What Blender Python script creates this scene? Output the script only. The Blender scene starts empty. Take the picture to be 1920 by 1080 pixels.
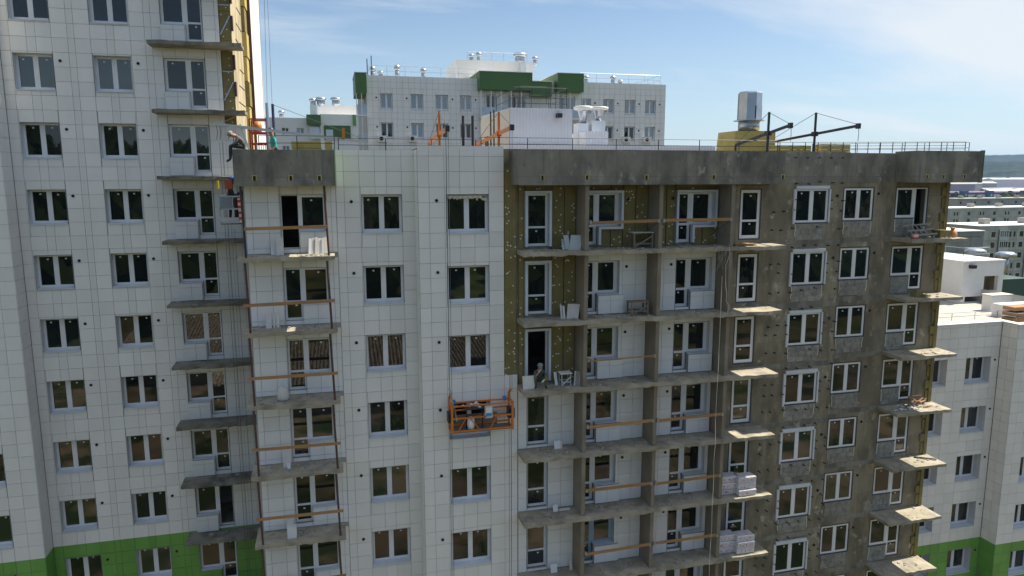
import bpy, bmesh, math, random
from mathutils import Vector, Matrix
random.seed(7)
D = bpy.data
SC = bpy.context.scene
COL = SC.collection
R = math.radians

# ------------------------------------------------------------------ camera
FPX, PITCH, ROLL, YAW = 1340.909, -0.1536, -0.0021, 0.2508
fw = Vector((math.sin(YAW)*math.cos(PITCH), math.cos(YAW)*math.cos(PITCH), math.sin(PITCH)))
r0 = Vector((math.cos(YAW), -math.sin(YAW), 0)); u0 = r0.cross(fw)
rt = r0*math.cos(ROLL)+u0*math.sin(ROLL); up = -r0*math.sin(ROLL)+u0*math.cos(ROLL)
cam = D.cameras.new('Camera'); cam.sensor_width = 36; cam.lens = FPX/1920*36
cam.clip_start = 0.2; cam.clip_end = 20000
camo = D.objects.new('Camera', cam); COL.objects.link(camo); SC.camera = camo
camo.matrix_world = Matrix(((rt.x, up.x, -fw.x, 0), (rt.y, up.y, -fw.y, 0), (rt.z, up.z, -fw.z, 0), (0, 0, 0, 1)))
def ray(u, v): return fw + rt*((u-960)/FPX) - up*((v-540)/FPX)
def PY(u, v, y): d = ray(u, v); return d*(y/d.y)          # pixel of the photograph -> point on a facade plane Y = y
def PX(u, v, x): d = ray(u, v); return d*(x/d.x)
def PZ(u, v, z): d = ray(u, v); return d*(z/d.z)
def proj(p):
    d = p.dot(fw)
    return 960+FPX*p.dot(rt)/d, 540-FPX*p.dot(up)/d

GROUND = -30.0
# ------------------------------------------------------------------ sky, sun, exposure
SUN_EL, SUN_BACK = 55.0, 4.0           # sun stands along +X, a few degrees behind the facade line
sd = Vector((math.cos(R(SUN_EL))*math.cos(R(SUN_BACK)), math.cos(R(SUN_EL))*math.sin(R(SUN_BACK)), math.sin(R(SUN_EL))))
W = D.worlds.new('World'); SC.world = W; W.use_nodes = True
nt = W.node_tree; nt.nodes.clear()
def N(t, **k):
    n = nt.nodes.new(t)
    for a, b in k.items(): setattr(n, a, b)
    return n
def L(a, b): nt.links.new(a, b)
sky = N('ShaderNodeTexSky', sky_type='NISHITA', sun_disc=False)
sky.sun_elevation = R(SUN_EL); sky.sun_rotation = math.atan2(sd.x, sd.y)
sky.altitude = 150; sky.air_density = 1.0; sky.dust_density = 0.45; sky.ozone_density = 1.5
tc = N('ShaderNodeTexCoord'); sep = N('ShaderNodeSeparateXYZ'); L(tc.outputs['Generated'], sep.inputs[0])
zz = N('ShaderNodeMath', operation='MAXIMUM'); L(sep.outputs[2], zz.inputs[0]); zz.inputs[1].default_value = 0.0
za = N('ShaderNodeMath', operation='ADD'); L(zz.outputs[0], za.inputs[0]); za.inputs[1].default_value = 0.10
dx = N('ShaderNodeMath', operation='DIVIDE'); L(sep.outputs[0], dx.inputs[0]); L(za.outputs[0], dx.inputs[1])
dy = N('ShaderNodeMath', operation='DIVIDE'); L(sep.outputs[1], dy.inputs[0]); L(za.outputs[0], dy.inputs[1])
cmb = N('ShaderNodeCombineXYZ'); L(dx.outputs[0], cmb.inputs[0]); L(dy.outputs[0], cmb.inputs[1])
mp = N('ShaderNodeMapping'); mp.inputs['Rotation'].default_value = (0, 0, R(-38)); mp.inputs['Scale'].default_value = (0.34, 0.95, 1); mp.inputs['Location'].default_value = (5.62, 2.45, 7.0)
L(cmb.outputs[0], mp.inputs[0])
n1 = N('ShaderNodeTexNoise'); n1.inputs['Scale'].default_value = 0.62; n1.inputs['Detail'].default_value = 7; n1.inputs['Roughness'].default_value = 0.58; n1.inputs['Distortion'].default_value = 0.55
L(mp.outputs[0], n1.inputs['Vector'])
cr = N('ShaderNodeValToRGB'); cr.color_ramp.elements[0].position = 0.475; cr.color_ramp.elements[1].position = 0.66
L(n1.outputs[0], cr.inputs[0])
hz = N('ShaderNodeMapRange'); hz.inputs[1].default_value = 0.0; hz.inputs[2].default_value = 0.22; hz.inputs[3].default_value = 0.5; hz.inputs[4].default_value = 0.0
L(zz.outputs[0], hz.inputs[0])
pale = N('ShaderNodeMixRGB'); L(hz.outputs[0], pale.inputs[0]); L(sky.outputs[0], pale.inputs[1]); pale.inputs[2].default_value = (4.3, 5.6, 6.7, 1)
ml = N('ShaderNodeMath', operation='MULTIPLY'); L(cr.outputs[0], ml.inputs[0]); ml.inputs[1].default_value = 0.85
mix = N('ShaderNodeMixRGB'); L(ml.outputs[0], mix.inputs[0]); L(pale.outputs[0], mix.inputs[1]); mix.inputs[2].default_value = (6.9, 7.15, 7.3, 1)
bg = N('ShaderNodeBackground'); bg.inputs[1].default_value = 0.072
L(mix.outputs[0], bg.inputs[0]); wo = N('ShaderNodeOutputWorld'); L(bg.outputs[0], wo.inputs[0])
sun = D.lights.new('Sun', 'SUN'); sun.energy = 5.0; sun.angle = R(0.53); sun.color = (1.0, 0.91, 0.74)
suno = D.objects.new('Sun', sun); COL.objects.link(suno); suno.location = sd*60
suno.rotation_euler = sd.to_track_quat('Z', 'Y').to_euler()
SC.view_settings.view_transform = 'Standard'; SC.view_settings.look = 'None'
SC.view_settings.exposure = 0.85; SC.view_settings.gamma = 1.0; SC.view_settings.use_curve_mapping = False
SC.cycles.max_bounces = 6; SC.cycles.diffuse_bounces = 3; SC.cycles.glossy_bounces = 3
SC.cycles.sample_clamp_indirect = 6.0

# ------------------------------------------------------------------ materials
def mat(name, col, col2=None, rough=0.7, metal=0.0, scale=1.2, contrast=(0.35, 0.7), stretch=(1, 1, 1), bump=0.0, bscale=30.0,
        rand=0.0, col3=None, scale3=0.3, ior=1.5, spots=0.0, stripes=None, seams=None, spec=0.5, smear=None):
    m = D.materials.new(name); m.use_nodes = True; t = m.node_tree; b = t.nodes['Principled BSDF']
    b.inputs['Roughness'].default_value = rough; b.inputs['Metallic'].default_value = metal; b.inputs['IOR'].default_value = ior; b.inputs['Specular IOR Level'].default_value = spec
    g = t.nodes.new('ShaderNodeNewGeometry'); src = g.outputs['Position']
    def noise(sc, st, det=6):
        mpn = t.nodes.new('ShaderNodeMapping'); mpn.inputs['Scale'].default_value = st; t.links.new(src, mpn.inputs[0])
        n = t.nodes.new('ShaderNodeTexNoise'); n.inputs['Scale'].default_value = sc; n.inputs['Detail'].default_value = det
        n.inputs['Roughness'].default_value = 0.62; t.links.new(mpn.outputs[0], n.inputs['Vector']); return n.outputs[0]
    def ramp(v, a, c):
        r = t.nodes.new('ShaderNodeMapRange'); r.inputs[1].default_value = a; r.inputs[2].default_value = c; t.links.new(v, r.inputs[0]); return r.outputs[0]
    def mixc(f, a, c):
        x = t.nodes.new('ShaderNodeMixRGB')
        if isinstance(f, float): x.inputs[0].default_value = f
        else: t.links.new(f, x.inputs[0])
        for i, q in ((1, a), (2, c)):
            if isinstance(q, tuple): x.inputs[i].default_value = (*q[:3], 1)
            else: t.links.new(q, x.inputs[i])
        return x.outputs[0]
    cur = tuple(col)
    if col2: cur = mixc(ramp(noise(scale, stretch), *contrast), cur, tuple(col2))
    if col3: cur = mixc(ramp(noise(scale3, (1, 1, 1), 4), 0.45, 0.75), cur, tuple(col3))
    if spots:
        cur = mixc(ramp(noise(9.0, (1, 1, 0.35), 3), 0.62, 0.72), cur, tuple(c*(1-spots) for c in col))
    if smear: cur = mixc(ramp(noise(1.9, (1, 1, 0.8), 8), 0.585, 0.66), cur, mixc(0.55, tuple(col), tuple(smear)))
    if smear: cur = mixc(ramp(noise(1.1, (2.5, 2.5, 0.22), 5), 0.57, 0.70), cur, tuple(c*0.62 for c in col))
    if seams:     # formwork panel seams
        sp = t.nodes.new('ShaderNodeSeparateXYZ'); t.links.new(src, sp.inputs[0])
        ax = t.nodes.new('ShaderNodeMath'); ax.operation = 'ADD'; t.links.new(sp.outputs[0], ax.inputs[0]); t.links.new(sp.outputs[1], ax.inputs[1])
        vals = []
        for sock, per in ((ax.outputs[0], seams[0]), (sp.outputs[2], seams[1])):
            dv = t.nodes.new('ShaderNodeMath'); dv.operation = 'DIVIDE'; t.links.new(sock, dv.inputs[0]); dv.inputs[1].default_value = per
            fr = t.nodes.new('ShaderNodeMath'); fr.operation = 'FRACT'; t.links.new(dv.outputs[0], fr.inputs[0])
            lt = t.nodes.new('ShaderNodeMath'); lt.operation = 'LESS_THAN'; t.links.new(fr.outputs[0], lt.inputs[0]); lt.inputs[1].default_value = 0.022/per
            fl = t.nodes.new('ShaderNodeMath'); fl.operation = 'FLOOR'; t.links.new(dv.outputs[0], fl.inputs[0]); vals.append((lt.outputs[0], fl.outputs[0]))
        cb = t.nodes.new('ShaderNodeCombineXYZ'); t.links.new(vals[0][1], cb.inputs[0]); t.links.new(vals[1][1], cb.inputs[1])
        wn = t.nodes.new('ShaderNodeTexWhiteNoise'); t.links.new(cb.outputs[0], wn.inputs['Vector'])
        pf = t.nodes.new('ShaderNodeMath'); pf.operation = 'MULTIPLY'; t.links.new(wn.outputs['Value'], pf.inputs[0]); pf.inputs[1].default_value = 0.38
        cur = mixc(pf.outputs[0], cur, tuple(c*0.55 for c in col))
        mm = t.nodes.new('ShaderNodeMath'); mm.operation = 'MAXIMUM'; t.links.new(vals[0][0], mm.inputs[0]); t.links.new(vals[1][0], mm.inputs[1])
        mf = t.nodes.new('ShaderNodeMath'); mf.operation = 'MULTIPLY'; t.links.new(mm.outputs[0], mf.inputs[0]); mf.inputs[1].default_value = 0.5
        cur = mixc(mf.outputs[0], cur, tuple(c*0.45 for c in col))
    if stripes:   # (axis, width, colour)
        sp = t.nodes.new('ShaderNodeSeparateXYZ'); t.links.new(src, sp.inputs[0])
        md = t.nodes.new('ShaderNodeMath'); md.operation = 'PINGPONG'; t.links.new(sp.outputs[stripes[0]], md.inputs[0]); md.inputs[1].default_value = stripes[1]
        gt = t.nodes.new('ShaderNodeMath'); gt.operation = 'GREATER_THAN'; t.links.new(md.outputs[0], gt.inputs[0]); gt.inputs[1].default_value = stripes[1]*0.5
        cur = mixc(gt.outputs[0], cur, tuple(stripes[2]))
    if rand:
        oi = t.nodes.new('ShaderNodeObjectInfo'); hv = t.nodes.new('ShaderNodeHueSaturation')
        mr = t.nodes.new('ShaderNodeMapRange'); mr.inputs[3].default_value = 1-rand; mr.inputs[4].default_value = 1+rand
        t.links.new(oi.outputs['Random'], mr.inputs[0]); t.links.new(mr.outputs[0], hv.inputs['Value'])
        if isinstance(cur, tuple): hv.inputs['Color'].default_value = (*cur, 1)
        else: t.links.new(cur, hv.inputs['Color'])
        cur = hv.outputs[0]
    if isinstance(cur, tuple): b.inputs['Base Color'].default_value = (*cur, 1)
    else: t.links.new(cur, b.inputs['Base Color'])
    if bump:
        bn = t.nodes.new('ShaderNodeBump'); bn.inputs['Strength'].default_value = bump; bn.inputs['Distance'].default_value = 0.02
        t.links.new(noise(bscale, (1, 1, 1), 4), bn.inputs['Height']); t.links.new(bn.outputs[0], b.inputs['Normal'])
    return m
M = {}
M['tile'] = mat('white_cladding', (0.74, 0.735, 0.72), (0.66, 0.655, 0.64), rough=0.42, spots=0.05, scale=0.55, rand=0.05, stretch=(1, 1, 0.25), contrast=(0.4, 0.75))
M['green'] = mat('green_cladding', (0.155, 0.36, 0.075), (0.12, 0.30, 0.06), rough=0.45, scale=0.8, contrast=(0.4, 0.65), stretch=(1, 1, 0.3), rand=0.09)
M['dgreen'] = mat('dark_green_cladding', (0.055, 0.135, 0.032), (0.048, 0.118, 0.028), rough=0.5, scale=0.6)
M['back'] = mat('cladding_subframe', (0.40, 0.40, 0.40), (0.34, 0.34, 0.34), rough=0.8)
M['concrete'] = mat('concrete', (0.29, 0.255, 0.18), (0.125, 0.108, 0.074), rough=0.85, scale=1.3, contrast=(0.4, 0.6), bump=0.35, bscale=14, col3=(0.155, 0.125, 0.085), scale3=0.4, stretch=(1, 1, 0.4), spots=0.4, seams=(1.2, 0.93), smear=(0.46, 0.43, 0.36))
M['parapet'] = mat('weathered_concrete', (0.235, 0.225, 0.19), (0.095, 0.092, 0.08), rough=0.9, scale=1.3, contrast=(0.4, 0.6), bump=0.3, bscale=10, col3=(0.28, 0.26, 0.21), scale3=0.6, stretch=(1, 1, 0.35), spots=0.4, seams=(1.5, 3.0), smear=(0.40, 0.38, 0.32))
M['slab'] = mat('slab_concrete', (0.40, 0.365, 0.29), (0.19, 0.175, 0.14), rough=0.88, scale=1.6, contrast=(0.35, 0.65), bump=0.4, bscale=16, col3=(0.32, 0.28, 0.21), scale3=0.9, spots=0.3)
M['block'] = mat('foam_concrete_block', (0.29, 0.28, 0.245), (0.16, 0.155, 0.13), rough=0.9, scale=5, bump=0.4, bscale=40, rand=0.13)
M['mortar'] = mat('mortar', (0.42, 0.41, 0.37), (0.18, 0.17, 0.145), rough=0.95, scale=6)
M['fin'] = mat('fin_concrete', (0.25, 0.225, 0.18), (0.185, 0.155, 0.115), rough=0.85, scale=0.9, contrast=(0.35, 0.65), bump=0.25, bscale=14, col3=(0.2, 0.145, 0.10), scale3=0.5)
M['wool'] = mat('mineral_wool', (0.225, 0.185, 0.07), (0.155, 0.13, 0.05), rough=1.0, scale=2.5, bump=0.5, bscale=60, rand=0.06)
M['woolfresh'] = mat('fresh_mineral_wool', (0.46, 0.38, 0.13), (0.36, 0.29, 0.09), rough=1.0, scale=3, bump=0.5, bscale=50)
M['dowel'] = mat('white_plastic', (0.7, 0.7, 0.66), rough=0.5)
M['frame'] = mat('white_pvc', (0.72, 0.73, 0.75), (0.66, 0.67, 0.69), rough=0.35, scale=2)
M['metal'] = mat('white_sheet_metal', (0.58, 0.62, 0.68), (0.52, 0.56, 0.62), rough=0.3, scale=1.5)
M['glass'] = mat('window_glass', (0.008, 0.011, 0.012), rough=0.015, ior=1.62, bump=0.03, bscale=1.3)
M['glass_b'] = mat('window_glass_interior', (0.006, 0.009, 0.01), (0.035, 0.034, 0.028), rough=0.015, ior=1.62, bump=0.03, bscale=1.1, scale=1.6, contrast=(0.5, 0.54), stretch=(1, 1, 0.5))
M['glass_c'] = mat('window_glass_reflective', (0.01, 0.016, 0.018), rough=0.02, ior=1.9, bump=0.05, bscale=1.0)
M['glassblue'] = mat('bluish_window_glass', (0.05, 0.10, 0.16), rough=0.03, ior=2.2)
M['void'] = mat('vent_opening', (0.012, 0.012, 0.014), rough=0.9)
M['steel'] = mat('dark_steel', (0.035, 0.037, 0.045), rough=0.45, metal=0.4)
M['bracket'] = mat('bracket_steel', (0.045, 0.047, 0.05), rough=0.4, metal=0.5)
M['galv'] = mat('galvanised_steel', (0.46, 0.50, 0.56), (0.36, 0.40, 0.46), rough=0.36, metal=0.9, scale=2)
M['plaster'] = mat('beige_plaster', (0.44, 0.375, 0.25), (0.27, 0.225, 0.145), rough=0.9, scale=1.4, contrast=(0.42, 0.62), stretch=(1, 1, 0.4), bump=0.3, bscale=10)
M['wood'] = mat('raw_timber', (0.36, 0.20, 0.085), (0.26, 0.135, 0.055), rough=0.75, scale=3, stretch=(0.4, 6, 6), rand=0.15)
M['oldwood'] = mat('weathered_timber', (0.21, 0.175, 0.13), (0.14, 0.11, 0.08), rough=0.85, scale=4, stretch=(1, 5, 5), rand=0.15)
M['rust'] = mat('rusty_steel', (0.10, 0.045, 0.028), (0.055, 0.035, 0.03), rough=0.75, scale=4)
M['orange'] = mat('orange_paint', (0.60, 0.18, 0.02), (0.50, 0.14, 0.018), rough=0.45, scale=3, spots=0.25)
M['red'] = mat('red_paint', (0.36, 0.035, 0.03), (0.28, 0.03, 0.025), rough=0.5, scale=3)
M['blue'] = mat('blue_plastic', (0.02, 0.22, 0.50), rough=0.4)
M['white'] = mat('white_paint', (0.72, 0.72, 0.72), (0.66, 0.66, 0.65), rough=0.5, scale=2)
M['corr'] = mat('white_profiled_sheet', (0.58, 0.60, 0.66), (0.53, 0.55, 0.61), rough=0.4, scale=1)
M['film'] = mat('printed_packing_film', (0.60, 0.60, 0.62), (0.50, 0.47, 0.52), rough=0.35, scale=9, contrast=(0.45, 0.55), stretch=(1, 1, 3), bump=0.5, bscale=14)
M['paper'] = mat('tile_offcut', (0.62, 0.60, 0.57), (0.54, 0.51, 0.47), rough=0.6, scale=4, rand=0.08)
M['roof'] = mat('roof_membrane', (0.30, 0.28, 0.25), (0.22, 0.21, 0.19), rough=0.9, scale=0.6)
M['ground'] = mat('grass_and_dirt', (0.03, 0.05, 0.014), (0.085, 0.10, 0.03), spec=0.0, rough=1.0, scale=0.22, contrast=(0.4, 0.6), col3=(0.22, 0.15, 0.09), scale3=0.05)
M['forest'] = mat('foliage', (0.025, 0.042, 0.017), (0.05, 0.07, 0.026), spec=0.0, rough=0.95, scale=0.25)
M['blueframe'] = mat('blue_film_frame', (0.26, 0.36, 0.44), rough=0.4)
M['plaster_w'] = mat('pale_render', (0.60, 0.57, 0.52), (0.55, 0.52, 0.47), rough=0.8)
M['navy'] = mat('navy_paint', (0.03, 0.04, 0.10), rough=0.4)
M['palegrey'] = mat('pale_grey_paint', (0.46, 0.50, 0.50), (0.38, 0.42, 0.42), rough=0.5, scale=3)
M['palegreen'] = mat('pale_green_paint', (0.42, 0.56, 0.46), rough=0.5)
M['stripe'] = mat('red_white_stripes', (0.55, 0.05, 0.03), rough=0.5, stripes=(2, 0.11, (0.75, 0.62, 0.5)))
M['brick'] = mat('red_box', (0.42, 0.09, 0.05), (0.30, 0.07, 0.045), rough=0.8, scale=6)
M['yellow'] = mat('yellow_paint', (0.65, 0.48, 0.03), rough=0.5)
M['print'] = mat('printed_lettering', (0.34, 0.05, 0.12), (0.62, 0.6, 0.62), rough=0.4, scale=30, contrast=(0.42, 0.5), stretch=(1, 1, 0.4))
M['oldgrey'] = mat('grey_timber', (0.33, 0.33, 0.31), (0.24, 0.24, 0.23), rough=0.85, scale=4, stretch=(1, 5, 5))
M['redbox'] = mat('red_carton', (0.5, 0.06, 0.05), rough=0.6, stripes=(2, 0.13, (0.62, 0.55, 0.5)))
M['kraft'] = mat('kraft_paper', (0.50, 0.24, 0.09), (0.40, 0.18, 0.065), rough=0.7, scale=6, bump=0.5, bscale=18)
M['foil'] = mat('plastic_foil', (0.62, 0.62, 0.62), rough=0.15, bump=0.8, bscale=20)
M['skin'] = mat('skin', (0.42, 0.22, 0.14), rough=0.6)
M['boot'] = mat('boot_leather', (0.025, 0.022, 0.02), rough=0.6)
M['jacket'] = mat('grey_jacket', (0.13, 0.12, 0.12), (0.09, 0.085, 0.085), rough=0.9, scale=5)
M['darkjacket'] = mat('dark_jacket', (0.03, 0.032, 0.045), rough=0.9)
M['trousers'] = mat('dark_trousers', (0.022, 0.03, 0.032), rough=0.9)
M['teal'] = mat('turquoise_shirt', (0.03, 0.33, 0.29), rough=0.85)
M['greyshirt'] = mat('grey_shirt', (0.075, 0.085, 0.10), rough=0.9)
M['camo'] = mat('camouflage', (0.16, 0.16, 0.08), (0.05, 0.06, 0.03), rough=0.9, scale=7, contrast=(0.45, 0.55))
M['glove'] = mat('work_gloves', (0.55, 0.54, 0.46), rough=0.9)
M['capgrey'] = mat('grey_cap', (0.20, 0.23, 0.22), rough=0.9)
M['capblue'] = mat('blue_cap', (0.02, 0.07, 0.24), rough=0.9)
M['darkgreen'] = mat('dark_green_sheet', (0.03, 0.07, 0.055), rough=0.5)
M['panel'] = mat('pale_concrete_panel', (0.42, 0.42, 0.39), (0.31, 0.31, 0.28), rough=0.9, scale=0.5, rand=0.12)
M['greypanel'] = mat('grey_concrete_panel', (0.27, 0.28, 0.28), (0.20, 0.21, 0.21), rough=0.9, scale=0.5, rand=0.1)
M['violet'] = mat('violet_sheet', (0.13, 0.07, 0.17), rough=0.6)
M['darkblue'] = mat('dark_blue_sheet', (0.05, 0.09, 0.18), rough=0.6)
M['ribs'] = mat('pale_brown_ribs', (0.30, 0.26, 0.20), rough=0.8)
M['shedroof'] = mat('shed_roof', (0.10, 0.08, 0.065), rough=0.9)
M['mutedgreen'] = mat('muted_green_board', (0.20, 0.30, 0.17), rough=0.6)
M['yard'] = mat('dirt_yard', (0.03, 0.045, 0.014), (0.19, 0.145, 0.095), spec=0.0, rough=1.0, scale=0.16, contrast=(0.44, 0.56), col3=(0.045, 0.06, 0.02), scale3=0.11)
M['bluegrey'] = mat('blue_grey_sheet', (0.20, 0.25, 0.29), (0.15, 0.19, 0.23), rough=0.5, scale=4)
M['roofpale'] = mat('pale_roof_membrane', (0.42, 0.41, 0.38), (0.33, 0.32, 0.30), rough=0.9, scale=0.7)
M['farforest'] = mat('far_woods', (0.022, 0.030, 0.026), (0.05, 0.06, 0.045), spec=0.0, rough=1.0, scale=0.02, contrast=(0.42, 0.6))
M['band'] = mat('painted_frame_shadow', (0.05, 0.05, 0.06), rough=0.7)  # near-black tone painting the gap and shadow around bare-wall window frames
M['rope'] = mat('steel_rope', (0.10, 0.10, 0.105), rough=0.5, metal=0.3)

# ------------------------------------------------------------------ mesh helpers
class MB:
    def __init__(s): s.v = []; s.f = []; s.mi = []; s.cur = 0
    def quad(s, *p):
        i = len(s.v); s.v += [tuple(q) for q in p]; s.f.append(tuple(range(i, i+len(p)))); s.mi.append(s.cur)
    def hexa(s, c):   # 8 corners: bottom 4 (ccw), top 4
        i = len(s.v); s.v += [tuple(q) for q in c]
        for f in ((3, 2, 1, 0), (4, 5, 6, 7), (0, 1, 5, 4), (1, 2, 6, 5), (2, 3, 7, 6), (3, 0, 4, 7)):
            s.f.append(tuple(i+k for k in f)); s.mi.append(s.cur)
    def box(s, x0, x1, y0, y1, z0, z1):
        s.hexa([(x0, y0, z0), (x1, y0, z0), (x1, y1, z0), (x0, y1, z0), (x0, y0, z1), (x1, y0, z1), (x1, y1, z1), (x0, y1, z1)])
    def beam(s, a, b, w, h, upv=(0, 0, 1)):
        a = Vector(a); b = Vector(b); d = (b-a).normalized(); u = Vector(upv)
        if abs(d.dot(u)) > 0.98: u = Vector((0, 1, 0))
        sx = d.cross(u).normalized()*w/2; sy = sx.cross(d).normalized()*h/2
        s.hexa([a-sx-sy, a+sx-sy, b+sx-sy, b-sx-sy, a-sx+sy, a+sx+sy, b+sx+sy, b-sx+sy])
    def tube(s, a, b, r, r2=None, n=6, cap=True):
        a = Vector(a); b = Vector(b); d = (b-a).normalized(); r2 = r if r2 is None else r2
        u = Vector((0, 0, 1)) if abs(d.z) < 0.9 else Vector((1, 0, 0))
        x = d.cross(u).normalized(); y = d.cross(x)
        i = len(s.v)
        for p, q in ((a, r), (b, r2)):
            for k in range(n):
                t = 2*math.pi*k/n; s.v.append(tuple(p+(x*math.cos(t)+y*math.sin(t))*q))
        for k in range(n):
            s.f.append((i+k, i+(k+1) % n, i+n+(k+1) % n, i+n+k)); s.mi.append(s.cur)
        if cap:
            s.f.append(tuple(i+n-1-k for k in range(n))); s.mi.append(s.cur)
            s.f.append(tuple(i+n+k for k in range(n))); s.mi.append(s.cur)
    def path(s, pts, r, n=5):
        for a, b in zip(pts, pts[1:]): s.tube(a, b, r, n=n)
    def lathe(s, c, prof, n=12):   # prof: (radius, z) list around c
        c = Vector(c); i = len(s.v); m = len(prof)
        for r, z in prof:
            for k in range(n):
                t = 2*math.pi*k/n; s.v.append((c.x+r*math.cos(t), c.y+r*math.sin(t), c.z+z))
        for j in range(m-1):
            for k in range(n):
                s.f.append((i+j*n+k, i+j*n+(k+1) % n, i+(j+1)*n+(k+1) % n, i+(j+1)*n+k)); s.mi.append(s.cur)
        s.f.append(tuple(i+n-1-k for k in range(n))); s.mi.append(s.cur)
        s.f.append(tuple(i+(m-1)*n+k for k in range(n))); s.mi.append(s.cur)
    def sheet(s, outers, holes, y0, y1, back=False):
        """rectangles (x0,x1,z0,z1) minus holes, front at y0, edges running back to y1"""
        xs = sorted({round(q, 4) for r_ in outers+holes for q in r_[:2]}); zs = sorted({round(q, 4) for r_ in outers+holes for q in r_[2:]})
        def inside(x, z): 
            return any(a < x < b and c < z < d for a, b, c, d in outers) and not any(a < x < b and c < z < d for a, b, c, d in holes)
        nx, nz = len(xs)-1, len(zs)-1
        F = [[inside((xs[i]+xs[i+1])/2, (zs[j]+zs[j+1])/2) for j in range(nz)] for i in range(nx)]
        g = lambda i, j: 0 <= i < nx and 0 <= j < nz and F[i][j]
        for j in range(nz):
            i = 0
            while i < nx:
                if not F[i][j]: i += 1; continue
                k = i
                while k+1 < nx and F[k+1][j]: k += 1
                s.quad((xs[i], y0, zs[j]), (xs[k+1], y0, zs[j]), (xs[k+1], y0, zs[j+1]), (xs[i], y0, zs[j+1]))
                if back: s.quad((xs[i], y1, zs[j]), (xs[i], y1, zs[j+1]), (xs[k+1], y1, zs[j+1]), (xs[k+1], y1, zs[j]))
                i = k+1
        for i in range(nx):
            for j in range(nz):
                if not F[i][j]: continue
                a, b, c, d = xs[i], xs[i+1], zs[j], zs[j+1]
                if not g(i-1, j): s.quad((a, y1, c), (a, y0, c), (a, y0, d), (a, y1, d))
                if not g(i+1, j): s.quad((b, y0, c), (b, y1, c), (b, y1, d), (b, y0, d))
                if not g(i, j-1): s.quad((a, y1, c), (b, y1, c), (b, y0, c), (a, y0, c))
                if not g(i, j+1): s.quad((a, y0, d), (b, y0, d), (b, y1, d), (a, y1, d))
    def mesh(s, name, mats, smooth=False):
        me = D.meshes.new(name); me.from_pydata(s.v, [], s.f)
        for m in (mats if isinstance(mats, (list, tuple)) else [mats]): me.materials.append(M[m] if isinstance(m, str) else m)
        if any(s.mi): me.polygons.foreach_set('material_index', s.mi)
        if smooth: me.polygons.foreach_set('use_smooth', [True]*len(s.f))
        me.update(); return me
    def build(s, name, mats, parent=None, smooth=False, **k):
        return link(name, s.mesh(name, mats, smooth), parent, **k)
def tag(o, label=None, cat=None, group=None, kind=None):
    if label: o['label'] = label
    if cat: o['category'] = cat
    if group: o['group'] = group
    if kind: o['kind'] = kind
    return o
def link(name, data, parent=None, loc=None, local=False, **k):
    """object with mesh data in world coordinates (or at loc); children keep their world place under the parent's Empty"""
    o = D.objects.new(name, data); COL.objects.link(o)
    if loc is not None: o.location = loc
    if parent is not None:
        o.parent = parent
        if not local and 'base' in parent.keys():
            o.matrix_parent_inverse = Matrix.Translation(-Vector(parent['base']))
    return tag(o, **k)
def thing(name, label, cat, base, group=None):
    o = D.objects.new(name, None); COL.objects.link(o); o.location = base; o.empty_display_size = 0.3
    o['base'] = tuple(base); return tag(o, label, cat, group)
def single(mb, name, mats, label, cat, group=None, smooth=False):
    return tag(mb.build(name, mats, smooth=smooth), label, cat, group)
_cache = {}
def cached(key, fn):
    if key not in _cache: _cache[key] = fn()
    return _cache[key]
def boxmesh(w, d, h, mats, name='piece', bev=0.0):   # origin bottom-left-front corner
    def f():
        mb = MB(); mb.box(0, w, 0, d, 0, h); return mb.mesh(name, mats)
    return cached((name, round(w, 3), round(d, 3), round(h, 3), str(mats)), f)

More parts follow.
